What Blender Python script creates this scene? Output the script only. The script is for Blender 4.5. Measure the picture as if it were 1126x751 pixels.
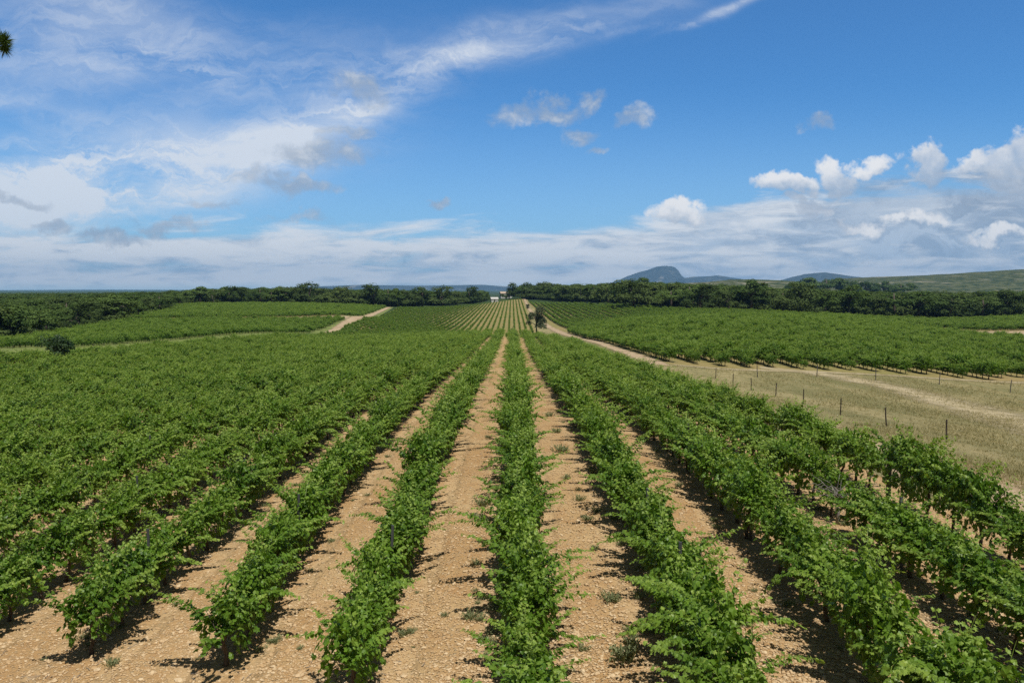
import bpy, math, random
import numpy as np
from mathutils import Vector, Matrix

for o in list(bpy.data.objects):
    bpy.data.objects.remove(o, do_unlink=True)
S = bpy.context.scene
C = S.collection
random.seed(7)
RNG = np.random.default_rng(11)

# ------------------------------------------------------------------ camera
CAM_Z = 5.3
PITCH = math.radians(3.75)
FPX = 877.0
cam_d = bpy.data.cameras.new('camera')
cam_d.sensor_width = 36.0
cam_d.lens = FPX / 1126.0 * 36.0
cam_d.clip_start = 0.1
cam_d.clip_end = 60000.0
cam = bpy.data.objects.new('camera', cam_d)
cam.location = (0, 0, CAM_Z)
cam.rotation_euler = (math.pi / 2 - PITCH, 0, 0)
C.objects.link(cam)
S.camera = cam


def uv(px, py):
    """slopes x/y and z/y of the line of sight through a point of the photograph"""
    a, b = (px - 563.0) / FPX, (375.5 - py) / FPX
    yy = math.cos(PITCH) + b * math.sin(PITCH)
    zz = b * math.cos(PITCH) - math.sin(PITCH)
    return a / yy, zz / yy


def P(px, py, d):
    u, v = uv(px, py)
    return (u * d, d, CAM_Z + v * d)


# ------------------------------------------------------------------ sun, exposure
SUN_EL, SUN_AZ = math.radians(66), math.radians(156)   # azimuth clockwise from +Y
sdir = Vector((math.sin(SUN_AZ) * math.cos(SUN_EL), math.cos(SUN_AZ) * math.cos(SUN_EL), math.sin(SUN_EL)))
sun_d = bpy.data.lights.new('sun', 'SUN')
sun_d.energy = 4.9
sun_d.angle = math.radians(0.53)
sun_d.color = (1.0, 0.955, 0.88)
sun = bpy.data.objects.new('sun', sun_d)
sun.rotation_euler = sdir.to_track_quat('Z', 'Y').to_euler()
sun.location = (0, 0, 60)
C.objects.link(sun)
S.view_settings.view_transform = 'Standard'
S.view_settings.look = 'None'
S.view_settings.gamma = 1.0
S.view_settings.use_curve_mapping = False
S.view_settings.exposure = 0.0
S.render.engine = 'CYCLES'
S.cycles.use_denoising = False
S.cycles.max_bounces = 6
S.cycles.diffuse_bounces = 3
S.cycles.transmission_bounces = 3
S.cycles.glossy_bounces = 2
S.cycles.volume_bounces = 0
S.cycles.caustics_reflective = False
S.cycles.caustics_refractive = False


# ------------------------------------------------------------------ node expressions
class NX:
    """a node socket that can be used in arithmetic"""
    def __init__(self, nt, s):
        self.nt, self.s = nt, s

    def m(self, op, b=None, c=None, clamp=False):
        n = self.nt.nodes.new('ShaderNodeMath')
        n.operation = op
        n.use_clamp = clamp
        for i, x in enumerate((self, b, c)):
            if x is None:
                continue
            if isinstance(x, NX):
                self.nt.links.new(x.s, n.inputs[i])
            else:
                n.inputs[i].default_value = x
        return NX(self.nt, n.outputs[0])

    def __add__(self, b): return self.m('ADD', b)
    def __radd__(self, b): return self.m('ADD', b)
    def __sub__(self, b): return self.m('SUBTRACT', b)
    def __rsub__(self, b): return (self * -1.0) + b
    def __mul__(self, b): return self.m('MULTIPLY', b)
    def __rmul__(self, b): return self.m('MULTIPLY', b)
    def __truediv__(self, b): return self.m('DIVIDE', b)
    def max(self, b): return self.m('MAXIMUM', b)
    def min(self, b): return self.m('MINIMUM', b)
    def clamp(self): return self.m('ADD', 0.0, clamp=True)
    def abs(self): return self.m('ABSOLUTE')
    def pow(self, b): return self.m('POWER', b)

    def step(self, lo, hi, a=0.0, b=1.0):
        n = self.nt.nodes.new('ShaderNodeMapRange')
        n.interpolation_type = 'SMOOTHSTEP'
        self.nt.links.new(self.s, n.inputs[0])
        for i, v in zip((1, 2, 3, 4), (lo, hi, a, b)):
            n.inputs[i].default_value = v
        return NX(self.nt, n.outputs[0])


def nmix(nt, f, a, b):
    n = nt.nodes.new('ShaderNodeMix')
    n.data_type = 'RGBA'
    for i, v in ((0, f), (6, a), (7, b)):
        if isinstance(v, NX):
            nt.links.new(v.s, n.inputs[i])
        elif isinstance(v, (int, float)):
            n.inputs[i].default_value = v
        else:
            n.inputs[i].default_value = (*v, 1.0)
    return NX(nt, n.outputs[2])


def nnoise(nt, vec, scale, detail=4.0, rough=0.55, dist=0.0, sx=1.0, sy=1.0, sz=1.0, rot=0.0, off=(0, 0, 0), color=False, dims='3D'):
    if (sx, sy, sz) != (1.0, 1.0, 1.0) or rot or off != (0, 0, 0):
        mp = nt.nodes.new('ShaderNodeMapping')
        nt.links.new(vec.s, mp.inputs[0])
        mp.inputs[1].default_value = off
        mp.inputs[2].default_value = (0, 0, rot)
        mp.inputs[3].default_value = (sx, sy, sz)
        vec = NX(nt, mp.outputs[0])
    n = nt.nodes.new('ShaderNodeTexNoise')
    n.noise_dimensions = dims
    nt.links.new(vec.s, n.inputs['Vector'])
    n.inputs['Scale'].default_value = scale
    n.inputs['Detail'].default_value = detail
    n.inputs['Roughness'].default_value = rough
    n.inputs['Distortion'].default_value = dist
    return NX(nt, n.outputs['Color' if color else 'Fac'])


def vmath(nt, op, a, b):
    n = nt.nodes.new('ShaderNodeVectorMath')
    n.operation = op
    for i, x in enumerate((a, b)):
        if isinstance(x, NX):
            nt.links.new(x.s, n.inputs[i])
        elif op == 'SCALE' and i == 1:
            n.inputs['Scale'].default_value = x
        else:
            n.inputs[i].default_value = x
    return NX(nt, n.outputs['Value'] if op in ('DOT_PRODUCT', 'LENGTH') else n.outputs[0])


# ------------------------------------------------------------------ world: sky with clouds
W = bpy.data.worlds.new('World')
S.world = W
W.use_nodes = True
nt = W.node_tree
nt.nodes.clear()
SKY_STRENGTH = 0.1
out = nt.nodes.new('ShaderNodeOutputWorld')
bg = nt.nodes.new('ShaderNodeBackground')
bg.inputs[1].default_value = SKY_STRENGTH
nt.links.new(bg.outputs[0], out.inputs[0])
sky = nt.nodes.new('ShaderNodeTexSky')
sky.sky_type = 'NISHITA'
sky.sun_disc = False
sky.sun_elevation = SUN_EL
sky.sun_rotation = SUN_AZ
sky.altitude = 200
sky.air_density = 1.0
sky.dust_density = 0.35
sky.ozone_density = 4.0
tc = nt.nodes.new('ShaderNodeTexCoord')
sep = nt.nodes.new('ShaderNodeSeparateXYZ')
nt.links.new(tc.outputs['Generated'], sep.inputs[0])
dx, dy, dz = (NX(nt, sep.outputs[i]) for i in range(3))
den = dy.abs().max(0.08)
cu, cv = dx / den, dz / den
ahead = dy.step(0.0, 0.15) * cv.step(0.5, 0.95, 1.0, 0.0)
cmb = nt.nodes.new('ShaderNodeCombineXYZ')
nt.links.new(cu.s, cmb.inputs[0])
nt.links.new(cv.s, cmb.inputs[1])
pv = NX(nt, cmb.outputs[0])
# gentle warp of the cloud plane so that outlines are uneven
wn = nnoise(nt, pv, 9.0, 5.0, 0.6, color=True, dims='2D')
warp = vmath(nt, 'SCALE', vmath(nt, 'SUBTRACT', wn, (0.5, 0.5, 0.5)), 0.085)
pw = vmath(nt, 'ADD', pv, warp)
wn2 = nnoise(nt, pv, 3.0, 3.0, 0.5, color=True, dims='2D', off=(4, 2, 0))
pc = vmath(nt, 'ADD', pv, vmath(nt, 'SCALE', vmath(nt, 'SUBTRACT', wn2, (0.5, 0.5, 0.5)), 0.09))


def blob(vec, e):
    cx, cy, rx, ry, ang = e[:5]
    u, v = uv(cx, cy)
    mp = nt.nodes.new('ShaderNodeMapping')
    mp.vector_type = 'TEXTURE'
    nt.links.new(vec.s, mp.inputs[0])
    mp.inputs[1].default_value = (u, v, 0)
    mp.inputs[2].default_value = (0, 0, math.radians(ang))
    mp.inputs[3].default_value = (rx / FPX, ry / FPX, 1)
    q = NX(nt, mp.outputs[0])
    return vmath(nt, 'DOT_PRODUCT', q, q)


CIRRUS = [(110, 70, 260, 42, 2, .40), (60, 22, 190, 26, -3, .30), (110, 188, 190, 38, 7, 1.5), (10, 212, 190, 30, 2, 1.1), (255, 160, 60, 22, 14, .35),
          (560, 42, 170, 15, 12, .50), (440, 82, 130, 24, 20, .55), (385, 128, 95, 14, 24, .60), (230, 80, 130, 18, -2, .38), (330, 150, 80, 24, 12, .30), (30, 122, 90, 10, -7, .38),
          (600, 12, 100, 9, 6, .22), (795, 11, 44, 4.5, 17, .85), (700, 28, 40, 4, 12, .25)]
ci = None
for e in CIRRUS:
    g = (blob(pc, e) * -1.0).m('MULTIPLY', 1.0)
    ex = NX(nt, nt.nodes.new('ShaderNodeValue').outputs[0])
    ex.s.default_value = math.e
    g = ex.pow(g) * e[5]
    ci = g if ci is None else ci + g
stre = nnoise(nt, pc, 5.0, 9.0, 0.6, 0.12, sx=0.55, sy=2.6, rot=math.radians(-14), dims='2D')
fine = nnoise(nt, pw, 22.0, 8.0, 0.65, 0.4, sx=0.45, sy=1.9, rot=math.radians(-10), dims='2D', off=(3, 1, 0))
cirrus = (ci * (stre.step(0.25, 0.70) * 0.85 + fine.step(0.38, 0.70) * 0.50)).m('MULTIPLY', 1.0, clamp=True) * 0.90

SMALL = [(398, 95, 44, 18, -4, .9), (352, 172, 80, 20, -2, .95), (388, 146, 34, 9, 0, .7), (318, 205, 74, 12, -8, 1), (590, 122, 56, 15, 12, .85), (650, 105, 30, 8, 15, .7),
         (634, 142, 28, 14, 0, .75), (702, 127, 26, 13, 18, .75), (655, 165, 20, 7, 8, .7), (900, 132, 24, 10, 0, .85), (483, 231, 17, 7, 0, .85), (66, 250, 30, 8, 0, .9), (125, 258, 42, 10, 2, 1),
         (185, 245, 60, 9, -4, .8), (20, 224, 40, 7, -4, .7), (240, 222, 30, 5, 0, .5), (330, 238, 40, 6, 0, .5)]
WHITE = [(744, 241, 36, 12, -4, .80), (868, 206, 36, 17, 4, 1.2), (918, 194, 27, 24, 10, 1.2), (960, 178, 40, 11, 10, .75), (884, 228, 28, 8, 0, .75), (1018, 186, 20, 25, 20, 1.15),
         (1066, 186, 22, 17, 0, 1.1), (1105, 182, 46, 32, 8, 1.25), (1140, 160, 40, 34, 0, 1.2), (938, 245, 32, 8, 0, .62), (1092, 259, 30, 8, 0, .62), (1128, 212, 14, 14, 0, .9), (1010, 240, 40, 7, 0, .5)]
WHITE = [(a, b, c * .92, d * .90, e, f * .97) for a, b, c, d, e, f in WHITE]


def cumulus(vec, which, detail):
    f = None
    for e in which:
        g = (1.0 - blob(vec, e)) * e[5]
        f = g if f is None else f.max(g)
    return f


bil = nnoise(nt, pv, 22.0, 7.0, 0.62, 0.2, sy=1.25, dims='2D', off=(7, 3, 0))
bil2 = nnoise(nt, vmath(nt, 'ADD', pv, (-0.006, 0.020, 0)), 22.0, 7.0, 0.62, 0.2, sy=1.25, dims='2D', off=(7, 3, 0))
small_f = cumulus(pw, SMALL, 0) + (bil - 0.5) * 2.2
small_m = small_f.step(-0.15, 1.1) * 0.82
pw_up = vmath(nt, 'ADD', pw, (-0.006, 0.020, 0))
bilf = nnoise(nt, pv, 62.0, 6.0, 0.65, 0.2, dims='2D')
white_f = cumulus(pw, WHITE, 0) + (bil - 0.5) * 1.7 + (bilf - 0.5) * 1.1
white_up = cumulus(pw_up, WHITE, 0) + (bil2 - 0.5) * 1.7 + (bilf - 0.5) * 0.3
white_lit = (white_f - white_up).step(-1.3, 2.9)
white_m = white_f.step(-0.25, 0.62) * (white_lit * 0.3 + 0.7)       # sunlit tops, grey bases

# layered bank above the horizon
ban = nnoise(nt, pv, 7.0, 8.0, 0.58, 0.5, sx=0.75, sy=5.5, dims='2D', off=(1.3, 0.4, 0))
ban2 = nnoise(nt, pv, 18.0, 7.0, 0.6, 0.3, sx=0.6, sy=3.0, dims='2D', off=(5.1, 2.2, 0))
top_l = uv(0, 246)[1]
right = cu.step(-0.02, 0.62)
vtop = right * (uv(0, 200)[1] - top_l) + top_l
hgt = (vtop - cv) / 0.030
band_f = hgt.min(1.0) + (ban - 0.5) * 2.6 + (ban2 - 0.5) * 1.2 + right * 0.55 + cv.step(0.0, 0.03, 0.35, 0.0)
band_m = band_f.step(-0.15, 0.95)
band_w = (ban2 + ban * 0.6 - right * cv.step(0.015, 0.06) * 0.30).step(0.52, 0.90)

skyc = vmath(nt, 'MULTIPLY', NX(nt, sky.outputs[0]), (0.43, 0.90, 1.28))
K = 1.0 / SKY_STRENGTH


def ck(r, g, b):
    return (r * K, g * K, b * K)


low = cv.step(0.0, 0.16, 1.0, 0.0)
skyb = nmix(nt, cv.step(0.0, 0.26, 0.42, 0.0), skyc, ck(0.46, 0.66, 0.88))
col = nmix(nt, cirrus, skyb, ck(0.74, 0.79, 0.86))
band_grey = nmix(nt, low, ck(0.40, 0.49, 0.62), ck(0.43, 0.56, 0.73))
ban3 = nnoise(nt, pw, 11.0, 8.0, 0.62, 0.4, sx=0.55, sy=3.2, dims='2D', off=(2.7, 9.1, 0))
band_grey = nmix(nt, ban3.step(0.36, 0.64), nmix(nt, low, ck(0.30, 0.38, 0.50), ck(0.34, 0.46, 0.62)), nmix(nt, low, ck(0.50, 0.58, 0.69), ck(0.50, 0.62, 0.77)))
band_col = nmix(nt, band_w, band_grey, ck(0.78, 0.82, 0.87))
col = nmix(nt, band_m * cv.step(-0.01, 0.012), col, band_col)
col = nmix(nt, small_m, col, nmix(nt, bil.step(0.45, 0.75), ck(0.33, 0.41, 0.53), ck(0.58, 0.63, 0.70)))
col = nmix(nt, white_m, col, nmix(nt, white_lit, ck(0.36, 0.44, 0.56), ck(0.87, 0.88, 0.90)))
back = vmath(nt, 'MULTIPLY', skyc, (1.55, 0.62, 0.34))      # unseen sky behind and overhead, dimmed and warmed for darker, less blue shadows
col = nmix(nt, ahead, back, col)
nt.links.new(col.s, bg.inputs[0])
W.cycles.sampling_method = 'MANUAL'
W.cycles.sample_map_resolution = 512

# ------------------------------------------------------------------ helpers for objects
def tag(o, label=None, cat=None, group=None, kind=None):
    for k, v in (('label', label), ('category', cat), ('group', group), ('kind', kind)):
        if v:
            o[k] = v
    return o


def empty(name, loc, rz=0.0):
    o = bpy.data.objects.new(name, None)
    o.empty_display_size = 0.2
    o.location = loc
    o.rotation_euler = (0, 0, rz)
    C.objects.link(o)
    return o


def link_mesh(name, me, parent=None):
    o = bpy.data.objects.new(name, me)
    C.objects.link(o)
    if parent:
        o.parent = parent
    return o


def mesh_np(name, v, f, mat, smooth=False, attr=None):
    """v (n,3), f (m,3) or (m,4): mesh from arrays; attr {name: per-vertex floats}"""
    me = bpy.data.meshes.new(name)
    v = np.asarray(v, dtype=np.float32)
    f = np.asarray(f, dtype=np.int32)
    k = f.shape[1]
    me.vertices.add(len(v))
    me.vertices.foreach_set('co', v.ravel())
    me.loops.add(f.size)
    me.loops.foreach_set('vertex_index', f.ravel())
    me.polygons.add(len(f))
    me.polygons.foreach_set('loop_start', np.arange(0, f.size, k, dtype=np.int32))
    me.polygons.foreach_set('loop_total', np.full(len(f), k, dtype=np.int32))
    me.polygons.foreach_set('use_smooth', np.full(len(f), smooth, dtype=bool))
    if attr:
        for n, a in attr.items():
            at = me.attributes.new(n, 'FLOAT', 'POINT')
            at.data.foreach_set('value', np.asarray(a, dtype=np.float32))
    me.update(calc_edges=True)
    me.validate()
    if mat:
        me.materials.append(mat)
    return me


class Acc:
    """collects vertices and faces of one part"""
    def __init__(self):
        self.v, self.f, self.n = [], [], 0

    def add(self, v, f):
        self.v.append(np.asarray(v, float))
        self.f.append(np.asarray(f, int) + self.n)
        self.n += len(v)

    def tube(self, pts, rad, sides=6):
        pts = [Vector(p) for p in pts]
        rings = []
        for i, p in enumerate(pts):
            t = (pts[min(i + 1, len(pts) - 1)] - pts[max(i - 1, 0)]).normalized()
            a = t.orthogonal().normalized() if abs(t.z) < 0.9 else Vector((1, 0, 0)).cross(t).normalized()
            b = t.cross(a)
            r = rad[i]
            rings.append([p + a * (math.cos(q) * r) + b * (math.sin(q) * r) for q in [2 * math.pi * k / sides for k in range(sides)]])
        v = [c for r in rings for c in r] + [pts[0], pts[-1]]
        f = []
        for i in range(len(pts) - 1):
            for k in range(sides):
                a, b = i * sides + k, i * sides + (k + 1) % sides
                f += [(a, b, b + sides), (a, b + sides, a + sides)]
        n = len(pts) * sides
        for k in range(sides):
            f.append((n, (k + 1) % sides, k))
            f.append((n + 1, n - sides + k, n - sides + (k + 1) % sides))
        self.add(v, f)

    def box(self, lo, hi):
        x0, y0, z0 = lo
        x1, y1, z1 = hi
        v = [(x0, y0, z0), (x1, y0, z0), (x1, y1, z0), (x0, y1, z0), (x0, y0, z1), (x1, y0, z1), (x1, y1, z1), (x0, y1, z1)]
        q = [(0, 3, 2, 1), (4, 5, 6, 7), (0, 1, 5, 4), (1, 2, 6, 5), (2, 3, 7, 6), (3, 0, 4, 7)]
        self.add(v, [t for a, b, c, d in q for t in ((a, b, c), (a, c, d))])

    def mesh(self, name, mat, smooth=False):
        return mesh_np(name, np.concatenate(self.v), np.concatenate(self.f), mat, smooth)


ONES = ['', 'first', 'second', 'third', 'fourth', 'fifth', 'sixth', 'seventh', 'eighth', 'ninth', 'tenth', 'eleventh', 'twelfth', 'thirteenth', 'fourteenth', 'fifteenth',
        'sixteenth', 'seventeenth', 'eighteenth', 'nineteenth', 'twentieth']
TENS = {20: ('twenty', 'twentieth'), 30: ('thirty', 'thirtieth'), 40: ('forty', 'fortieth'), 50: ('fifty', 'fiftieth')}


def ordinal(n):
    if n <= 20:
        return ONES[n]
    t, o = TENS[n // 10 * 10], n % 10
    return t[1] if o == 0 else t[0] + '-' + ONES[o]


# ------------------------------------------------------------------ materials
def new_mat(name):
    m = bpy.data.materials.new(name)
    m.use_nodes = True
    t = m.node_tree
    t.nodes.clear()
    o = t.nodes.new('ShaderNodeOutputMaterial')
    return m, t, o


def principled(t, o, col, rough=0.9, spec=0.2, normal=None):
    b = t.nodes.new('ShaderNodeBsdfPrincipled')
    if isinstance(col, NX):
        t.links.new(col.s, b.inputs['Base Color'])
    else:
        b.inputs['Base Color'].default_value = (*col, 1)
    b.inputs['Roughness'].default_value = rough
    b.inputs['Specular IOR Level'].default_value = spec
    if normal is not None:
        t.links.new(normal.s, b.inputs['Normal'])
    t.links.new(b.outputs[0], o.inputs[0])
    return b


def soften(t, o, width=0.6, scale=1.2):
    """a worn path thins out towards its edges: patches of the ground below show between"""
    a = t.nodes.new('ShaderNodeAttribute')
    a.attribute_name = 'across'
    n = nnoise(t, geo_pos(t), scale, 6, 0.7)
    f = (NX(t, a.outputs['Fac']) + (n - 0.5) * 1.9).step(0.05, width)
    tr = t.nodes.new('ShaderNodeBsdfTransparent')
    mx = t.nodes.new('ShaderNodeMixShader')
    src = o.inputs[0].links[0].from_socket
    t.links.new(f.s, mx.inputs[0])
    t.links.new(tr.outputs[0], mx.inputs[1])
    t.links.new(src, mx.inputs[2])
    t.links.new(mx.outputs[0], o.inputs[0])


def bump(t, h, dist, strength=1.0):
    n = t.nodes.new('ShaderNodeBump')
    n.inputs['Strength'].default_value = strength
    n.inputs['Distance'].default_value = dist
    t.links.new(h.s, n.inputs['Height'])
    return NX(t, n.outputs[0])


def geo_pos(t):
    return NX(t, t.nodes.new('ShaderNodeNewGeometry').outputs['Position'])


def leaf_mat(name, dark, light, tip=None, trans=0.35, rough=0.45, spec=0.35, size_noise=0.0, own=0.38):
    m, t, o = new_mat(name)
    g = t.nodes.new('ShaderNodeNewGeometry')
    isl = NX(t, g.outputs['Random Per Island'])
    oi = NX(t, t.nodes.new('ShaderNodeObjectInfo').outputs['Random'])
    f = (isl * (1 - own) + oi * own)
    c = nmix(t, f, dark, light)
    if size_noise:
        n = nnoise(t, NX(t, g.outputs['Position']), size_noise, 3.0)
        c = nmix(t, n.step(0.40, 0.68) * 0.42, c, (light[0] * 1.12, light[1] * 1.0, light[2] * 1.1))
    if tip:
        a = t.nodes.new('ShaderNodeAttribute')
        a.attribute_name = 'young'
        c = nmix(t, NX(t, a.outputs['Fac']), c, tip)
    b = t.nodes.new('ShaderNodeBsdfPrincipled')
    t.links.new(c.s, b.inputs['Base Color'])
    b.inputs['Roughness'].default_value = rough
    b.inputs['Specular IOR Level'].default_value = spec
    tr = t.nodes.new('ShaderNodeBsdfTranslucent')
    c2 = vmath(t, 'MULTIPLY', c, (1.35, 1.35, 0.6))
    t.links.new(c2.s, tr.inputs[0])
    mx = t.nodes.new('ShaderNodeMixShader')
    mx.inputs[0].default_value = trans
    t.links.new(b.outputs[0], mx.inputs[1])
    t.links.new(tr.outputs[0], mx.inputs[2])
    t.links.new(mx.outputs[0], o.inputs[0])
    return m


M_vine = leaf_mat('vine_leaf', (0.038, 0.104, 0.009), (0.158, 0.282, 0.026), (0.290, 0.395, 0.070), 0.36, size_noise=0.11)
M_oak = leaf_mat('oak_leaf', (0.036, 0.064, 0.017), (0.125, 0.172, 0.052), None, 0.22, 0.75, 0.10, own=0.72)
M_pine = leaf_mat('pine_needle', (0.036, 0.072, 0.017), (0.125, 0.188, 0.050), None, 0.22, 0.75, 0.10, own=0.72)
M_olive = leaf_mat('grey_green_leaf', (0.065, 0.085, 0.040), (0.150, 0.175, 0.085), None, 0.2, 0.6, 0.2)
M_bush = leaf_mat('bush_leaf', (0.018, 0.045, 0.014), (0.040, 0.080, 0.022), None, 0.2, 0.5, 0.25)
M_weed = leaf_mat('weed_leaf', (0.170, 0.195, 0.095), (0.290, 0.320, 0.165), None, 0.25, 0.7, 0.15)


def bark_mat(name, a, b, sc=30):
    m, t, o = new_mat(name)
    p = NX(t, t.nodes.new('ShaderNodeTexCoord').outputs['Object'])
    n = nnoise(t, p, sc, 6, 0.65, sz=0.25)
    principled(t, o, nmix(t, n.step(0.3, 0.7), a, b), 0.95, 0.1, bump(t, n, 0.02))
    return m


M_bark = bark_mat('vine_bark', (0.050, 0.036, 0.026), (0.160, 0.125, 0.095), 45)
M_trunk = bark_mat('tree_bark', (0.045, 0.036, 0.028), (0.130, 0.110, 0.090), 12)
M_post = bark_mat('weathered_post', (0.035, 0.028, 0.022), (0.105, 0.085, 0.068), 25)
M_endpost = bark_mat('grey_post', (0.060, 0.055, 0.052), (0.150, 0.140, 0.130), 25)
M_dead = bark_mat('dead_vine_wood', (0.16, 0.145, 0.13), (0.34, 0.32, 0.29), 40)
m, t, o = new_mat('dark_metal')
n = nnoise(t, geo_pos(t), 40, 4)
principled(t, o, nmix(t, n, (0.035, 0.038, 0.042), (0.085, 0.085, 0.085)), 0.6, 0.4)
M_stake = m

# stony soil
m, t, o = new_mat('stony_soil')
p = geo_pos(t)
n1 = nnoise(t, p, 0.35, 5, 0.6)
n2 = nnoise(t, p, 2.6, 6, 0.65, off=(3, 1, 0))
n3 = nnoise(t, p, 40.0, 4, 0.7)
c = nmix(t, n1.step(0.35, 0.68), (0.400, 0.250, 0.112), (0.475, 0.332, 0.170))
c = nmix(t, n2.step(0.42, 0.72) * 0.6, c, (0.365, 0.200, 0.083))
vor = t.nodes.new('ShaderNodeTexVoronoi')
vor.inputs['Scale'].default_value = 15.0
t.links.new(p.s, vor.inputs['Vector'])
vd, vc = NX(t, vor.outputs['Distance']), NX(t, vor.outputs['Color'])
sepc = t.nodes.new('ShaderNodeSeparateColor')
t.links.new(vc.s, sepc.inputs[0])
vr = NX(t, sepc.outputs[0])
vg = NX(t, sepc.outputs[1])
vor2 = t.nodes.new('ShaderNodeTexVoronoi')
vor2.inputs['Scale'].default_value = 42.0
t.links.new(p.s, vor2.inputs['Vector'])
v2d = NX(t, vor2.outputs['Distance'])
sep2 = t.nodes.new('ShaderNodeSeparateColor')
t.links.new(vor2.outputs['Color'], sep2.inputs[0])
v2r = NX(t, sep2.outputs[0])
stone = vd.step(0.20, 0.50, 1.0, 0.0) * vr.step(0.35, 0.5)
grit = v2d.step(0.2, 0.5, 1.0, 0.0) * v2r.step(0.3, 0.5)
c = nmix(t, grit * 0.55, c, nmix(t, v2r, (0.44, 0.30, 0.150), (0.60, 0.46, 0.28)))
c = nmix(t, stone * 0.75, c, nmix(t, vg, (0.44, 0.30, 0.160), (0.61, 0.48, 0.31)))
n5 = nnoise(t, p, 9.0, 4, 0.6, off=(1, 7, 0))
h = stone * 0.9 + grit * 0.35 + n3 * 0.35 + n2 * 1.2 + n5 * 2.2
c = nmix(t, n5.step(0.5, 0.75) * 0.35, c, (0.345, 0.205, 0.092))
# two compacted wheel tracks in every alley, crumbly ridges between them
sx_ = t.nodes.new('ShaderNodeSeparateXYZ')
t.links.new(p.s, sx_.inputs[0])
wob = nnoise(t, p, 0.5, 3, 0.5)
ph = ((NX(t, sx_.outputs[0]) + (wob - 0.5) * 0.5 - 0.2) / 2.4 + 100.5).m('FRACT')
dd = ((ph - 0.5).abs() - 0.25).abs()
rut = dd.step(0.03, 0.10, 1.0, 0.0) * n2.step(0.25, 0.55)
c = nmix(t, rut * 0.45, c, (0.470, 0.345, 0.190))
h = h * (1.0 - rut * 0.6) - rut * 1.6
principled(t, o, c, 0.95, 0.1, bump(t, h, 0.026))
M_soil = m

# soil of the far fields: same earth, thin grass between the rows
m, t, o = new_mat('field_earth')
p = geo_pos(t)
n1 = nnoise(t, p, 0.045, 5, 0.6)
n2 = nnoise(t, p, 0.6, 6, 0.65)
c = nmix(t, n1.step(0.3, 0.7), (0.290, 0.215, 0.098), (0.215, 0.195, 0.070))
c = nmix(t, n2.step(0.45, 0.75) * 0.5, c, (0.16, 0.17, 0.055))
principled(t, o, c, 0.95, 0.1, bump(t, n2, 0.15))
M_earth = m

# mown dry grass
m, t, o = new_mat('dry_grass')
p = geo_pos(t)
n1 = nnoise(t, p, 0.10, 5, 0.6, sx=2.2, sy=0.5)
n2 = nnoise(t, p, 0.9, 6, 0.7, sx=1.6, sy=0.7, off=(2, 5, 0))
n3 = nnoise(t, p, 9.0, 5, 0.75)
c = nmix(t, n1.step(0.34, 0.66), (0.185, 0.172, 0.072), (0.350, 0.290, 0.145))
c = nmix(t, n2.step(0.35, 0.75) * 0.55, c, (0.105, 0.120, 0.040))
c = nmix(t, n3.step(0.45, 0.8) * 0.5, c, (0.380, 0.320, 0.180))
principled(t, o, c, 0.95, 0.1, bump(t, n3 + n2, 0.10))
M_dry = m

m, t, o = new_mat('green_verge')
p = geo_pos(t)
n2 = nnoise(t, p, 0.5, 6, 0.7)
n3 = nnoise(t, p, 7.0, 5, 0.75)
c = nmix(t, n2.step(0.3, 0.7), (0.120, 0.165, 0.045), (0.200, 0.225, 0.070))
c = nmix(t, n3.step(0.45, 0.8) * 0.4, c, (0.28, 0.25, 0.12))
principled(t, o, c, 0.95, 0.1, bump(t, n3, 0.10))
M_verge2 = m.copy()
soften(t, o, 0.6, 0.5)
M_verge = m

m, t, o = new_mat('track_dirt')
p = geo_pos(t)
n1 = nnoise(t, p, 0.25, 5, 0.65)
n2 = nnoise(t, p, 4.0, 6, 0.7)
c = nmix(t, n1.step(0.3, 0.7), (0.330, 0.235, 0.145), (0.430, 0.335, 0.215))
c = nmix(t, n2.step(0.5, 0.8) * 0.4, c, (0.52, 0.45, 0.33))
principled(t, o, c, 0.95, 0.1, bump(t, n2, 0.05))
soften(t, o, 0.45, 0.5)
M_track = m

m, t, o = new_mat('worn_straw')
p = geo_pos(t)
n1 = nnoise(t, p, 0.5, 6, 0.7, sx=2.0, sy=0.5)
n2 = nnoise(t, p, 8.0, 5, 0.7)
c = nmix(t, n1.step(0.3, 0.7), (0.330, 0.270, 0.150), (0.460, 0.385, 0.250))
c = nmix(t, n2.step(0.45, 0.8) * 0.4, c, (0.24, 0.21, 0.10))
principled(t, o, c, 0.95, 0.1, bump(t, n2, 0.06))
soften(t, o, 0.95, 0.45)
M_straw = m

m, t, o = new_mat('grey_asphalt')
n1 = nnoise(t, geo_pos(t), 0.5, 5, 0.65)
principled(t, o, nmix(t, n1, (0.10, 0.125, 0.11), (0.16, 0.18, 0.155)), 0.9, 0.2)
M_asph = m

# open land: scrub, woods and fields fading into the plain
m, t, o = new_mat('scrub_land')
p = geo_pos(t)
n1 = nnoise(t, p, 0.0035, 7, 0.6, off=(5, 0, 0))
n2 = nnoise(t, p, 0.06, 6, 0.65)
n4 = nnoise(t, p, 0.0011, 6, 0.6, sx=0.5)
c = nmix(t, n2.step(0.3, 0.7), (0.024, 0.046, 0.016), (0.060, 0.088, 0.030))
c = nmix(t, n1.step(0.56, 0.72) * 0.6, c, (0.155, 0.160, 0.070))
c = nmix(t, n4.step(0.45, 0.62) * 0.7, c, (0.030, 0.055, 0.022))
principled(t, o, c, 1.0, 0.05, bump(t, n2, 1.2))
M_land = m

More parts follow.
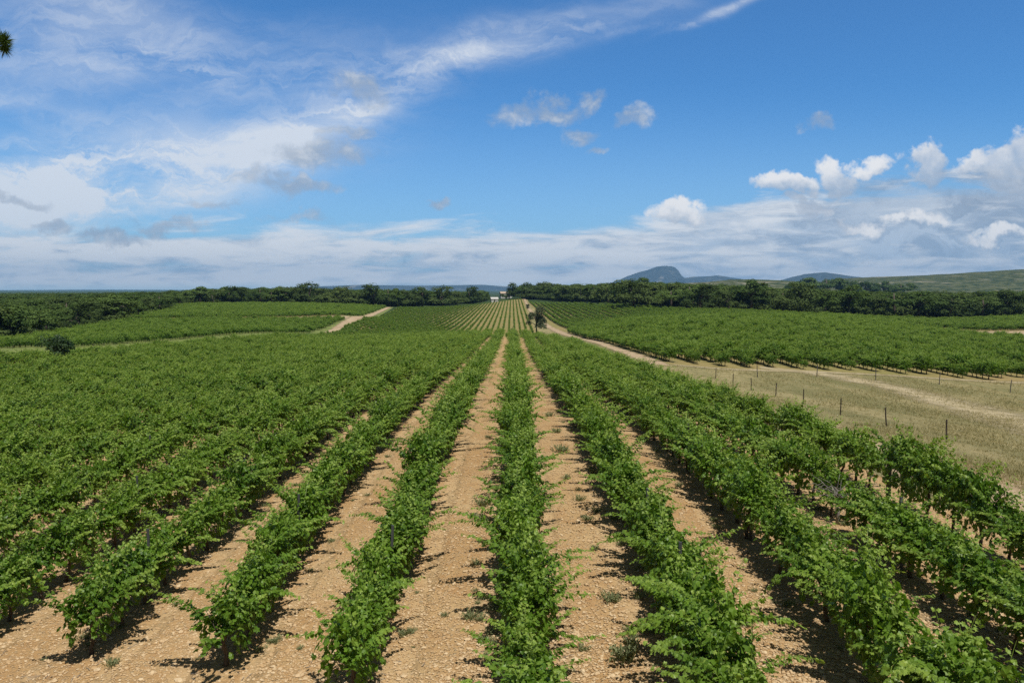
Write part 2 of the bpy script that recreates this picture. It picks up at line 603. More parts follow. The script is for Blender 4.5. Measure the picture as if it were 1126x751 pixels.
m, t, o = new_mat('limestone_scrub')
p = NX(t, t.nodes.new('ShaderNodeTexCoord').outputs['Object'])
n1 = nnoise(t, p, 0.020, 9, 0.72, sx=0.6, sz=7.0)
n2 = nnoise(t, p, 0.05, 7, 0.7)
c = nmix(t, n2.step(0.35, 0.65), (0.024, 0.042, 0.015), (0.100, 0.110, 0.045))
c = nmix(t, n1.step(0.52, 0.66) * 0.60, c, (0.34, 0.30, 0.23))
principled(t, o, c, 1.0, 0.05, bump(t, n2, 4.0))
M_hill = m

m, t, o = new_mat('mountain_rock')
p = NX(t, t.nodes.new('ShaderNodeTexCoord').outputs['Object'])
n1 = nnoise(t, p, 0.004, 8, 0.65, sz=2.0)
n2 = nnoise(t, p, 0.02, 6, 0.65)
c = nmix(t, n2.step(0.35, 0.65), (0.026, 0.040, 0.040), (0.056, 0.068, 0.064))
c = nmix(t, n1.step(0.55, 0.68) * 0.6, c, (0.30, 0.28, 0.24))
principled(t, o, c, 1.0, 0.05, bump(t, n2, 12.0))
M_mount = m

# ------------------------------------------------------------------ terrain
CTRL = [(-7.0, 13, -6.06), (-9.4, 14.8, -6.2), (-4.6, 12.2, -6.0), (0.2, 11, -5.5), (5, 10.8, -5.36), (7.4, 12.5, -5.36), (9.8, 20, -5.5), (-14, 25, -6.3),
        (0, 20, -5.1), (0, 30, -5.15), (0, 45, -5.6), (0, 70, -6.7), (0, 97, -7.65), (0, 127, -8.4), (0, 150, -9.0), (0, 200, -12.6), (0, 250, -15.6), (2, 290, -14.6), (0, 640, -8.2),
        (-30, 60, -7.4), (0, 0, -5.4), (0, -40, -5.4), (40, -20, -6), (-40, -20, -6.5), (-40, 20, -6.9), (30, 10, -6.2),
        (19, 35.2, -6.75), (19, 46.5, -7.35), (19, 58, -7.8), (19, 69, -8.35), (17.5, 88, -8.2), (56, 88, -10.1), (40, 45, -8.6), (9.8, 63, -7.1), (-20, 100, -8.1), (10.5, 108, -8.75)]


def ctl(px, py, d):
    x, y, z = P(px, py, d)
    CTRL.append((x, y, z - CAM_Z))
    return (x, y)


B1 = [ctl(-60, 394.5, 98), ctl(0, 390.5, 100), ctl(57, 388, 104), ctl(180, 379.5, 125), ctl(300, 371, 150), ctl(352, 367.5, 195)]
for a in [(-60, 389.5, 110), (0, 385.8, 112), (57, 383.2, 116), (180, 375.5, 137), (300, 368, 160)]:
    ctl(*a)
for a in [(0, 378, 150), (130, 353.5, 235), (250, 351, 245), (385, 348, 262), (400, 349, 290), (430, 338.5, 420), (200, 336, 400), (330, 335, 420),
          (0, 360, 240), (0, 340, 420), (100, 334, 600), (0, 326, 1500), (200, 325, 1500), (300, 323, 2500), (0, 320.5, 6000), (563, 321, 6000), (1126, 321, 6000), (0, 319.4, 11000), (563, 319.4, 11000), (1126, 319.4, 11000),
          (-900, 330, 1500), (2000, 335, 1500), (-900, 321, 9000), (2000, 321, 9000), (544, 332.5, 600), (583, 333, 560),
          (650, 372, 182), (625, 362.5, 262), (610, 352.5, 350), (680, 361, 200), (680, 353, 310), (690, 337, 400), (760, 342, 345), (900, 347.5, 330), (1126, 350, 330),
          (1070, 366, 240), (1126, 373, 190), (900, 362, 180), (850, 385, 115), (1126, 395, 115), (1000, 335, 700), (1126, 336, 700), (800, 330, 800), (1000, 329, 1300), (500, 330, 900), (563, 326, 1600), (420, 332, 600)]:
    ctl(*a)
CTRL = np.array(CTRL, float)


def warp_xy(x, y):
    return x / (20 + 0.5 * np.maximum(y, 0)) * 2.2, np.arcsinh(y / 20.0)


def _phi(r2):
    return np.where(r2 > 1e-12, 0.5 * r2 * np.log(np.maximum(r2, 1e-12)), 0.0)


_cu, _cv = warp_xy(CTRL[:, 0], CTRL[:, 1])
_sc = 1.0 + np.maximum(CTRL[:, 1], 0) * 0.02          # heights fitted as angles, so far points do not swamp near ones
_K = _phi((_cu[:, None] - _cu[None]) ** 2 + (_cv[:, None] - _cv[None]) ** 2) + np.eye(len(_cu)) * 0.0015
_Q = np.stack([np.ones_like(_cu), _cu, _cv], 1)
_A = np.block([[_K, _Q], [_Q.T, np.zeros((3, 3))]])
_w = np.linalg.solve(_A, np.concatenate([CTRL[:, 2] / _sc, np.zeros(3)]))


def ground(x, y):
    """height of the land (arrays)"""
    x, y = np.atleast_1d(np.asarray(x, float)), np.atleast_1d(np.asarray(y, float))
    u, v = warp_xy(x, y)
    r = np.empty(len(u))
    for i in range(0, len(u), 20000):
        a, b = u[i:i + 20000], v[i:i + 20000]
        k = _phi((a[:, None] - _cu[None]) ** 2 + (b[:, None] - _cv[None]) ** 2)
        r[i:i + 20000] = k @ _w[:-3] + _w[-3] + _w[-2] * a + _w[-1] * b
    return r * (1.0 + np.maximum(y, 0) * 0.02) + CAM_Z


def g1(x, y):
    return float(ground([x], [y])[0])


def on_ground(px, py):
    """where the line of sight through a photo point first meets the land"""
    u, v = uv(px, py)
    d = np.concatenate([np.arange(5, 120, 0.05), np.arange(120, 900, 0.5)])
    below = CAM_Z + v * d <= ground(u * d, d)
    i = int(np.argmax(below))
    return u * d[i], d[i]


def grid_mesh(name, X, Y, Z, mat, smooth=True):
    r, c = X.shape
    idx = np.arange(r * c).reshape(r, c)
    f = np.stack([idx[:-1, :-1], idx[:-1, 1:], idx[1:, 1:], idx[1:, :-1]], -1).reshape(-1, 4)
    return mesh_np(name, np.stack([X.ravel(), Y.ravel(), Z.ravel()], 1), f, mat, smooth)


gu = np.linspace(-2.4, 2.4, 321)
gy = np.concatenate([np.arange(-60, 10, 2.0), np.arange(10, 60, 0.8), 60 * (11500 / 60.0) ** np.linspace(0, 1, 300)])
GX = gu[None] * (20 + 0.5 * np.maximum(gy, 0))[:, None]
GY = np.repeat(gy[:, None], len(gu), 1)
GZ = ground(GX.ravel(), GY.ravel()).reshape(GX.shape)
tag(link_mesh('ground', grid_mesh('ground', GX, GY, GZ, M_land)), 'open scrub covered land running out to the blue plain', None, None, 'structure')


def interp(poly, t):
    """point at fraction t (array) along a polyline, by chord length"""
    p = np.array(poly, float)
    d = np.concatenate([[0], np.cumsum(np.hypot(*np.diff(p, axis=0).T))])
    t = np.asarray(t) * d[-1]
    return np.stack([np.interp(t, d, p[:, 0]), np.interp(t, d, p[:, 1])], -1)


def smooth_line(poly, n=24):
    """Catmull-Rom through the points"""
    p = [np.array(a, float) for a in poly]
    p = [2 * p[0] - p[1]] + p + [2 * p[-1] - p[-2]]
    o = []
    for i in range(1, len(p) - 2):
        for k in range(n):
            s = k / n
            o.append(0.5 * ((2 * p[i]) + (-p[i - 1] + p[i + 1]) * s + (2 * p[i - 1] - 5 * p[i] + 4 * p[i + 1] - p[i + 2]) * s * s + (-p[i - 1] + 3 * p[i] - 3 * p[i + 1] + p[i + 2]) * s ** 3))
    o.append(p[-2])
    return np.array(o)


def sheet(name, A, B, mat, lift, label, na=200, nb=60, kind='structure', ragged=0.0, soft=False):
    """ground sheet ruled between two polylines, laid a little above the land"""
    t = np.linspace(0, 1, na)
    a, b = interp(A, t), interp(B, t)
    if ragged:
        for q, sd in ((a, 1), (b, 2)):
            r = np.random.default_rng(sd + na)
            wob = np.convolve(r.normal(0, 1, na + 12), np.ones(7) / 7, 'same')[6:-6]
            q += ((b - a) / np.maximum(np.linalg.norm(b - a, axis=1, keepdims=True), 1e-6)) * (wob * ragged)[:, None]
    s = np.linspace(0, 1, nb)[None, :, None]
    q = a[:, None] * (1 - s) + b[:, None] * s
    X, Y = q[..., 0], q[..., 1]
    Z = ground(X.ravel(), Y.ravel()).reshape(X.shape) + lift * (0.4 + np.maximum(Y, 0) * 0.005)
    me = grid_mesh(name, X, Y, Z, mat)
    if soft:
        at = me.attributes.new('across', 'FLOAT', 'POINT')
        at.data.foreach_set('value', np.repeat((1 - np.abs(2 * s[0, :, 0] - 1))[None], na, 0).astype(np.float32).ravel())
    o = link_mesh(name, me)
    return tag(o, label, None, None, kind)


# main field edges
F_edge = [(-95, 60), (-54, 76), P(0, 0, 86)[:2], P(57, 0, 91)[:2], P(180, 0, 112)[:2], P(300, 0, 141)[:2], (-25, 153), (-8, 158), (8, 156), (11.4, 150)]
F_x = np.array([p[0] for p in F_edge])
F_y = np.array([p[1] for p in F_edge]) - 0.5
sheet('vineyard_soil', [(-95, -20), (11.3, -20)], [(x, y + 1.2) for x, y in zip(F_x, F_y)], M_soil, 0.012, 'stony tan soil between the vine rows', 120, 260)

# right hand edge of the main field, grass strip and tracks
R_left = [(17.5, 87), (17.3, 120), (17, 182), (16.6, 262), (14.2, 350), (11.6, 560)]
sheet('meadow', [(11.2, -20), (11.2, 60), (11.2, 150), (9.5, 200), (8.0, 300), (8.2, 420), (8.2, 650)], [(95, -20), (95, 87.2), (18.0, 87.2), (17.8, 120), (17.5, 182), (17.1, 262), (14.7, 350), (12.0, 560), (12.0, 650)],
      M_dry, 0.02, 'mown strip of dry yellow grass', 300, 80)
sheet('grass_verge', [(11.6, 92), (11.4, 130), (10.6, 180), (9.8, 250)], [(14.6, 92), (14.6, 130), (14.4, 180), (14.0, 245)], M_verge, 0.045, 'greener grass beside the dirt track', 160, 16, soft=True)
sheet('dirt_track', smooth_line([(14.4, 84), (14.7, 120), (14.4, 182), (13.3, 262), (10.8, 350), (9.0, 460), (8.8, 640)]),
      smooth_line([(17.2, 84), (17.0, 120), (16.7, 182), (16.2, 262), (13.7, 350), (11.2, 460), (11.0, 640)]), M_track, 0.07, 'tan dirt track climbing between two vineyards', 240, 12, soft=True)
PA = [on_ground(*q) for q in ((835, 402.5), (900, 408), (960, 416), (1020, 428), (1075, 440), (1126, 452), (1190, 468))]
PB = [on_ground(*q) for q in ((835, 406), (900, 415), (960, 429), (1020, 448), (1075, 468), (1126, 488), (1190, 515))]
sheet('path', smooth_line(PA), smooth_line(PB), M_straw, 0.05, 'pale worn wheel path across the dry grass', 160, 14, soft=True)
sheet('field_headland', smooth_line([(17.5, 84.2), (40, 84.0), (70, 84), (95, 84)]), smooth_line([(17.5, 86.9), (40, 86.9), (70, 86.9), (95, 86.9)]), M_straw, 0.06, 'pale bare strip in front of the vineyard beyond the meadow', 120, 10, soft=True)
sheet('footpath', smooth_line([(11.3, 12), (11.35, 20), (11.5, 40), (11.5, 60), (11.8, 88)]), smooth_line([(17.6, 12), (17.0, 20), (16.4, 40), (15.0, 60), (14.8, 88)]), M_track, 0.035, 'pale bare strip of earth beside the outermost vine row', 160, 14, soft=True)

# far fields
sheet('field_soil', [(-44, 165), (-47.5, 250), (-53, 330), (-61, 425), (-40, 490), (-12, 600), (8, 645)], [(7.5, 165), (8.2, 250), (8.4, 330), (8.6, 425), (8.6, 490), (8.6, 600), (8.7, 647)],
      M_earth, 0.028, 'tan earth showing between the far vine rows', 160, 60)
RTOP = [(11.6, 560), P(640, 334, 480)[:2], P(690, 337, 400)[:2], P(760, 342, 345)[:2], P(900, 347.5, 328)[:2], P(1126, 350, 328)[:2], (330, 328)]
sheet('field_soil', [(17.2, 86.8), (95, 86.8), (200, 120), (330, 180)], [(16.9, 182), (60, 182), (180, 200), (330, 230)], M_earth, 0.030, 'brown earth under the vineyard beyond the meadow', 120, 90)
sheet('field_soil', [(16.9, 182), (60, 182), (180, 200), (330, 230)], [RTOP[0], RTOP[2], RTOP[4], RTOP[6]], M_earth, 0.034, 'brown earth under the upper vineyard', 120, 90)
L1_bot = [P(-120, 0, 119)[:2], P(0, 0, 119)[:2], P(57, 0, 116)[:2], P(180, 0, 139)[:2], P(300, 0, 168)[:2], (B1[5][0] - 2.5, B1[5][1])]
L1_top = [(-175, 150), P(-40, 384, 130)[:2], P(0, 378.5, 148)[:2], P(130, 354.5, 222)[:2], P(250, 351.3, 230)[:2], P(381, 348.3, 246)[:2]]
L2_bot = [P(128, 352.6, 240)[:2], P(250, 350.3, 250)[:2], P(386, 347.2, 266)[:2]]
L2_top = [P(160, 341, 330)[:2], P(200, 336.5, 398)[:2], P(330, 335, 420)[:2], P(424, 338.2, 418)[:2]]
sheet('field_soil', L1_bot, L1_top, M_verge2, 0.02, 'grassy earth under the lower vineyard by the wood', 100, 60)
sheet('field_soil', L2_bot, L2_top, M_earth, 0.02, 'earth under the upper vineyard by the tree line', 100, 60)
sheet('grass_verge', [(x, y + 0.6) for x, y in F_edge[:6]], [(p[0] + 0.3, p[1] + 0.5) for p in L1_bot[:5]], M_verge2, 0.05, 'light green grass strip between two vineyards', 160, 24)
sheet('dirt_track', smooth_line([B1[5], P(385, 353, 262)[:2], P(405, 345.5, 330)[:2], P(425, 338.6, 420)[:2]]),
      smooth_line([(B1[5][0] + 4.2, B1[5][1] - 4), P(399, 354, 255)[:2], P(414, 346, 325)[:2], P(431, 338.4, 425)[:2]]), M_track, 0.08, 'tan dirt track between the wood fields and the far rows', 120, 10, soft=True)
sheet('dirt_track', L1_top[3:], L2_bot, M_track, 0.06, 'thin earth track between two vineyards by the wood', 80, 7, soft=True)
sheet('grass_verge', smooth_line([(B1[5][0] - 7, B1[5][1] + 2), P(376, 353, 264)[:2], P(399, 345.5, 332)[:2], P(421, 338.6, 421)[:2]]), smooth_line([(B1[5][0] + 8, B1[5][1] - 6), P(404, 354, 252)[:2], P(418, 346, 324)[:2], P(433, 338.4, 426)[:2]]), M_verge2, 0.045, 'grassy edge of the dirt track by the wood fields', 120, 8)
TR_a = [P(985, 357.5, 285)[:2], P(1035, 361.5, 262)[:2], P(1080, 363.5, 250)[:2], P(1180, 369, 230)[:2]]
TR_b = [P(985, 359.5, 268)[:2], P(1035, 367, 225)[:2], P(1080, 370, 214)[:2], P(1180, 376, 195)[:2]]
sheet('dirt_track', smooth_line(TR_a), smooth_line(TR_b), M_track, 0.09, 'bare earth track cutting through the vineyard beyond the meadow', 100, 12, soft=True)
RD_a = [P(1060, 369.5, 218)[:2], P(1090, 370, 214)[:2], P(1180, 376, 195)[:2]]
RD_b = [P(1060, 370.5, 209)[:2], P(1090, 375, 187)[:2], P(1180, 384, 168)[:2]]
sheet('road', smooth_line(RD_a), smooth_line(RD_b), M_asph, 0.11, 'grey surfaced lane beside the bare earth track', 80, 10)


# ------------------------------------------------------------------ hills and mountains
def ridge(name, d, depth, prof, base, mat, label, seed, rough):
    """a hill whose crest follows points (px, py) at distance d, with real width along the view"""
    p = np.array([P(a, b, d) for a, b in prof])
    n = 320
    x = np.linspace(p[0, 0], p[-1, 0], n)
    crest = np.interp(x, p[:, 0], p[:, 2])
    k = np.ones(5) / 5
    crest = 0.6 * crest + 0.4 * np.convolve(np.pad(crest, 2, 'edge'), k, 'valid')
    s = np.linspace(-1, 1, 41)
    prof_s = np.cos(np.clip(s, -1, 1) * math.pi / 2) ** 1.25
    r = np.random.default_rng(seed)
    X = np.repeat(x[None], len(s), 0)
    Y = d + s[:, None] * depth + np.zeros_like(X)
    ph = r.uniform(0, 6.28, (12, 2))
    w = np.zeros_like(X)
    for i in range(12):
        f = 2 ** (i / 2.2) / depth * 1.5
        w += np.sin(X * f + ph[i, 0] + np.sin(Y * f * 1.3 + ph[i, 1]) * 1.3) / 2 ** (i / 2.6)
    hh = np.maximum(crest - base, 0)
    Z = base + hh[None] * prof_s[:, None] * (1 + rough * w * (1 - prof_s[:, None] * 0.75))
    return tag(link_mesh(name, grid_mesh(name, X, Y, Z, mat)), label, None, None, 'structure')


ridge('mountain', 10800, 800, [(652, 321), (670, 312), (682, 307.5), (690, 303.5), (703, 298.5), (715, 295), (723, 292), (731, 291.2), (738, 291.8), (742, 293.5), (744.5, 299), (749, 304), (752, 308), (760, 315), (768, 321)],
      CAM_Z - 25, M_mount, 'blue flat topped mountain with a steep cliff end', 3, 0.10)
ridge('hills', 10200, 700, [(735, 318), (748, 306), (762, 304), (790, 303.2), (805, 305.5), (825, 309), (850, 318)], CAM_Z - 25, M_mount, 'low blue hill beside the mountain', 4, 0.10)
ridge('hills', 8600, 700, [(845, 318), (860, 307.5), (872, 304), (886, 300.4), (905, 300.2), (925, 303), (950, 305.6), (980, 307), (1020, 308), (1060, 312), (1075, 318)], CAM_Z - 25, M_mount, 'grey limestone hill far behind the pine wood', 5, 0.10)
ridge('hills', 10600, 500, [(280, 321), (330, 315.5), (400, 313.5), (470, 314), (530, 313.5), (575, 316), (640, 321)], CAM_Z - 25, M_mount, 'faint blue hills on the skyline behind the tree line', 6, 0.08)
ridge('hills', 10900, 400, [(-60, 321), (0, 319.2), (90, 318.6), (200, 318.8), (300, 321)], CAM_Z - 30, M_mount, 'dark blue low ridge along the plain', 8, 0.05)
ridge('hills', 2300, 560, [(880, 328), (925, 309.5), (965, 307), (1010, 305.2), (1040, 302.5), (1075, 299.5), (1126, 295.2), (1180, 291), (1260, 288), (1360, 300), (1420, 325)], CAM_Z - 30, M_hill, 'rocky limestone hill with scrub beyond the pines', 7, 0.16)
ridge('hills', 1800, 260, [(710, 326), (745, 313), (775, 311), (800, 308.3), (830, 308), (860, 309), (900, 312), (960, 324)], CAM_Z - 26, M_hill, 'low pale rocky rise above the wood', 9, 0.16)

# ------------------------------------------------------------------ grapevines
# outline of a vine leaf: x across, y from the stalk to the tip
LEAF = np.array([(0, .02), (.27, -.15), (.54, .10), (.40, .36), (.47, .64), (.18, .70), (0, 1.0), (-.18, .70), (-.47, .64), (-.40, .36), (-.54, .10), (-.27, -.15)])
LEAF_C = np.array([0, .34])


def leaf_batch(pos, direc, up, size, r):
    """many vine leaves: pos, tip direction, facing normal, size"""
    n = len(pos)
    t = direc / np.linalg.norm(direc, axis=1, keepdims=True)
    b = np.cross(t, up)
    b /= np.maximum(np.linalg.norm(b, axis=1, keepdims=True), 1e-6)
    nn = np.cross(b, t)
    pts = np.concatenate([LEAF, LEAF_C[None]])
    fold = -0.30 * np.abs(pts[:, 0]) * 1.0
    droop = -0.22 * pts[:, 1] ** 2
    z = fold + droop
    cup = r.normal(0, 0.07, (n, len(pts)))
    v = pos[:, None] + size[:, None, None] * (b[:, None] * pts[None, :, :1] + t[:, None] * pts[None, :, 1:2] + nn[:, None] * (z[None, :, None] + cup[..., None]))
    k = len(pts)
    f = np.array([(12, i, (i + 1) % 12) for i in range(12)])
    f = (f[None] + (np.arange(n) * k)[:, None, None]).reshape(-1, 3)
    return v.reshape(-1, 3), f


def vine_crown(seed, length=1.06, vigour=1.0):
    r = np.random.default_rng(seed)
    pos, dr, up, sz, yg = [], [], [], [], []
    stems = Acc()
    nsh = int(20 * vigour)
    for i in range(nsh):
        p = np.array([r.normal(0, 0.05), (i / (nsh - 1) - 0.5) * length + r.normal(0, 0.05), 0.64 + r.normal(0, 0.05)])
        side = 1 if r.random() < 0.5 else -1
        long_ = r.random() < 0.26
        L = r.uniform(0.85, 1.35) if long_ else r.uniform(0.40, 0.78)
        d = np.array([side * (r.uniform(0.5, 1.1) if long_ else r.uniform(0.1, 0.75)), r.normal(0, 0.45), r.uniform(0.6, 1.2)])
        d /= np.linalg.norm(d)
        sag = r.uniform(0.35, 0.8) if long_ else r.uniform(1.0, 2.1)
        step = 0.038
        k = int(L / step)
        line = [p.copy()]
        alt = 1.0
        for j in range(k):
            q = j / k
            d = d + np.array([side * 0.012, 0, -sag * step * (0.4 + q)]) + r.normal(0, 0.04, 3)
            d /= np.linalg.norm(d)
            p = p + d * step
            if p[2] < 0.40:
                d[2] = abs(d[2]) * 0.4
            line.append(p.copy())
            s = (0.093 - (0.046 if long_ else 0.062) * q ** 1.8) * r.uniform(0.65, 1.3)
            hor = np.cross(d, (0, 0, 1.0))
            hor /= np.linalg.norm(hor) + 1e-6
            for m_ in range(2 if q < (0.85 if long_ else 0.6) else 1):
                alt = -alt
                o_ = hor * alt + r.normal(0, 0.35, 3)
                o_ /= np.linalg.norm(o_) + 1e-6
                out_ = o_ * 0.9 + np.array([p[0] * 0.4, 0, 0]) + np.array([0, 0, -0.22]) + d * 0.45
                base = p + o_ * (0.035 if q < 0.7 else 0.012)
                n_ = np.array([p[0] * 0.8, 0, 0.9]) + r.normal(0, 0.38, 3)
                pos.append(base); dr.append(out_); up.append(n_); sz.append(s)
                yg.append(max(0.0, (q - 0.5) / 0.5) ** 1.2 * (1.0 if long_ else 0.65))
        line = line[::5] + [line[-1]]
        stems.tube(line, list(np.linspace(0.0055, 0.0022, len(line))), 4)
    for i in range(int(8 * vigour)):        # upright shoots standing above the row
        p = np.array([r.normal(0, 0.16), r.uniform(-0.5, 0.5) * length, r.uniform(0.95, 1.1)])
        d = np.array([r.normal(0, .35), r.normal(0, .35), 1.0])
        d /= np.linalg.norm(d)
        k = int(r.uniform(0.28, 0.58) / 0.038)
        line = [p.copy()]
        alt = 1.0
        for j in range(k):
            q = j / k
            d = d + np.array([d[0] * .03, d[1] * .03, -0.03 * q]) + r.normal(0, .03, 3)
            d /= np.linalg.norm(d)
            p = p + d * 0.038
            line.append(p.copy())
            alt = -alt
            hor = np.cross(d, (0.3, 0.9, 0.2))
            hor /= np.linalg.norm(hor)
            o_ = hor * alt + r.normal(0, .45, 3)
            o_ /= np.linalg.norm(o_)
            pos.append(p + o_ * .02); dr.append(o_ + np.array([0, 0, .1]) + d * .3); up.append(np.array([0, 0, 1.0]) + r.normal(0, .4, 3))
            sz.append((0.095 - 0.055 * q) * r.uniform(.8, 1.2)); yg.append(min(1, 0.15 + q * .85))
        line = line[::4] + [line[-1]]
        stems.tube(line, list(np.linspace(0.005, 0.002, len(line))), 4)
    # leafy skirt and heart of the crown
    m_ = int(390 * vigour)
    th = r.uniform(-0.95, math.pi + 0.95, m_)
    rad = np.sqrt(r.uniform(0.30, 1.0, m_))
    bx = np.cos(th) * rad * 0.41
    bz = 0.72 + np.sin(th) * rad * 0.49
    by = r.uniform(-0.5, 0.5, m_) * length
    lump = 1 + 0.22 * np.sin(by * 7 + seed) * np.cos(th * 3 + seed)
    for x_, y_, z_ in zip(bx * lump, by, bz):
        pos.append(np.array([x_, y_, z_]))
        dr.append(np.array([x_ * 1.4, r.normal(0, .4), -0.6]) + r.normal(0, 0.3, 3))
        up.append(np.array([x_ * 1.6, 0, 0.75]) + r.normal(0, 0.38, 3))
        sz.append(r.uniform(0.058, 0.115)); yg.append(0.30 if r.random() < .05 else 0.0)
    pos, dr, up, sz, yg = map(np.array, (pos, dr, up, sz, yg))
    v, f = leaf_batch(pos, dr, up, sz, r)
    sv, sf = np.concatenate(stems.v), np.concatenate(stems.f)
    return mesh_np('foliage', np.concatenate([v, sv]), np.concatenate([f, sf + len(v)]), M_vine, False, {'young': np.concatenate([np.repeat(yg, 13), np.full(len(sv), .7)])})


def vine_trunk(seed):
    r = random.Random(seed)
    a = Acc()
    p = [(0, 0, -0.12)]
    x = y = 0.0
    for i in range(1, 7):
        x += r.gauss(0, 0.018)
        y += r.gauss(0, 0.022)
        p.append((x, y, 0.62 * i / 6))
    a.tube(p, [0.050, 0.040, 0.034, 0.036, 0.033, 0.037, 0.042], 7)
    for s in (-1, 1):
        a.tube([(x, y, 0.60), (x + r.gauss(0, .02), y + s * 0.2, 0.66), (x + r.gauss(0, .02), y + s * 0.47, 0.66 + r.gauss(0, .02))], [0.034, 0.026, 0.016], 6)
    for k in range(5):
        s = r.choice((-1, 1))
        yy = r.uniform(-0.4, 0.4)
        a.tube([(x, yy, 0.65), (x + s * 0.10, yy + r.gauss(0, .05), 0.85), (x + s * 0.26, yy + r.gauss(0, .1), 1.02)], [0.008, 0.006, 0.004], 4)
    return a.mesh('trunk', M_bark, True)


NV = 12
crowns = [vine_crown(100 + i, vigour=v) for i, v in enumerate((1.0, 1.05, 0.85, 1.15, 0.92, 1.0, 1.2, 0.75, 1.08, 0.95, 0.88, 1.1))]
trunks = [vine_trunk(200 + i) for i in range(NV)]

ROW0, ROWS = 0.2, 2.4


def start_y(k):
    if k >= -1:
        return 8.5 if k >= 0 else 10.9
    return 12.35 + (-2 - k) * 0.62


VR = random.Random(5)
bx0 = P(57, 397, 80)[0]
near, far = [], []                          # (x, y, scale, variant, flip, row, size jitter)
for k in range(-36, 5):
    x0 = ROW0 + ROWS * k
    y = start_y(k)
    end = float(np.interp(x0, F_x, F_y))
    if k > 2:
        end -= (k - 2) * 9.0
    while y < end:
        vis = abs(x0) < y * 0.66 + 2.2
        if vis and not (VR.random() < 0.03 and y > 26) and not ((x0 - bx0) ** 2 + ((y - 75.0) / 3.2) ** 2 < 7.0) and not (k == 4 and 19.7 < y < 20.9) and not (k == 3 and 17.4 < y < 18.3):
            far.append([x0 + VR.gauss(0, .05), y + VR.gauss(0, .06), min(1.18, max(.82, VR.gauss(1.04, .07))), VR.randrange(NV), VR.random() < .5, k])
        y += 1.0
far.sort(key=lambda a: math.hypot(a[0], a[1]))
in_frame = [a for a in far if a[1] > 10.0 and abs(a[0]) < a[1] * 0.642 + 0.5]
near = in_frame[:290]
nid = {id(a) for a in near}
rest = [a for a in far if id(a) not in nid and a[1] > 6]

ROWNAME = {0: 'the central row'}
for k in range(1, 40):
    ROWNAME[-k] = f'the {ordinal(k)} row left of the central row'
    ROWNAME[k] = f'the {ordinal(k)} row right of the central row'
ROWNAME[4] = 'the outermost row beside the meadow'
count = {}
near.sort(key=lambda a: (a[5], a[1]))
proto = {}
for x, y, s, vi, fl, k in near:
    count[k] = count.get(k, 0) + 1
    e = empty('grapevine', (x, y, g1(x, y)), math.pi if fl else 0.0)
    e.rotation_euler = (VR.gauss(0, .05), VR.gauss(0, .08), (math.pi if fl else 0.0) + VR.gauss(0, .06))
    e.scale = (s * 0.88 * (0.95 if k == 4 else 1), s * 1.04, s * (1.2 if k == 4 else 1.03) * min(1.25, max(.86, VR.gauss(1.0, .08))))
    tag(e, f'green grapevine, {ordinal(count[k])} from the near end of {ROWNAME[k]}', 'grapevine', 'grapevines in rows on the stony slope')
    if vi not in proto:
        proto[vi] = (link_mesh('trunk', trunks[vi], e), link_mesh('foliage', crowns[vi], e))
    else:
        for src in proto[vi]:
            c = src.copy()
            c.parent = e
            C.objects.link(c)


def inside(poly, X, Y):
    poly = np.array(poly)
    r = np.zeros(len(X), bool)
    j = len(poly) - 1
    for i in range(len(poly)):
        xi, yi = poly[i]
        xj, yj = poly[j]
        c = ((yi > Y) != (yj > Y)) & (X < (xj - xi) * (Y - yi) / (yj - yi + 1e-12) + xi)
        r ^= c
        j = i
    return r


pts = [(a[0], a[1], a[2], a[3], math.pi if a[4] else 0.0, 1.0) for a in rest]


def block(poly, direction, spacing, step, scale, width=1.0, hole=None, origin=(0, 0), skip=0.03, seed=1, ragged=0.0):
    """rows of vines filling a field"""
    r = np.random.default_rng(seed)
    d = np.array(direction, float)
    d /= np.linalg.norm(d)
    nrm = np.array([d[1], -d[0]])
    p = np.array(poly) - np.array(origin)
    a, b = p @ d, p @ nrm
    rows = np.arange(math.floor(b.min() / spacing), math.ceil(b.max() / spacing) + 1) * spacing
    al = np.arange(a.min(), a.max(), step)
    R, A = np.meshgrid(rows, al, indexing='ij')
    R, A = R.ravel() + r.normal(0, 0.05, R.size), A.ravel() + r.normal(0, 0.08, A.size)
    X = A * d[0] + R * nrm[0] + origin[0]
    Y = A * d[1] + R * nrm[1] + origin[1]
    off = np.repeat(r.uniform(0, 1, len(rows)) * ragged, len(al))
    keep = inside(poly, X - d[0] * off, Y - d[1] * off) & inside(poly, X, Y) & (r.random(len(X)) > skip) & (np.abs(X) < Y * 0.66 + 6)
    if hole is not None:
        keep &= ~inside(hole, X, Y)
    ang = math.atan2(-d[0], d[1])
    for x, y in zip(X[keep], Y[keep]):
        pts.append((x, y, scale * np.clip(r.normal(1, .14), .62, 1.4), r.integers(NV), ang + (math.pi if r.random() < .5 else 0), width))


block([(-42.8, 170), (-47, 250), (-52.5, 330), (-60, 424), (-40, 488), (-12, 597), (8, 640), (8.0, 425), (7.6, 250), (7.0, 170)], (0, 1), 2.0, 1.0, 0.70, 0.66, seed=2, origin=(0.9, 0))
hole = TR_a + RD_b[::-1][:2] + TR_b[:2][::-1]
block([R_left[0], (95, 87), (330, 175), RTOP[6], RTOP[5], RTOP[4], (100, 262), (60, 236), (16.8, 226)] + R_left[2:0:-1], (-0.008, 1), 2.9, 1.05, 1.26, 1.0, hole=hole, skip=0.06, ragged=3.2, seed=3, origin=(17.9, 88))
block([(16.7, 229), (60, 239), (100, 265), RTOP[4], RTOP[3], RTOP[2], RTOP[1], (11.8, 556), (14.4, 350), (16.7, 262)], (-0.022, 1), 3.0, 1.0, 1.05, 0.72, seed=6, origin=(16.9, 229))
ldir = np.array(B1[4]) - np.array(B1[2])
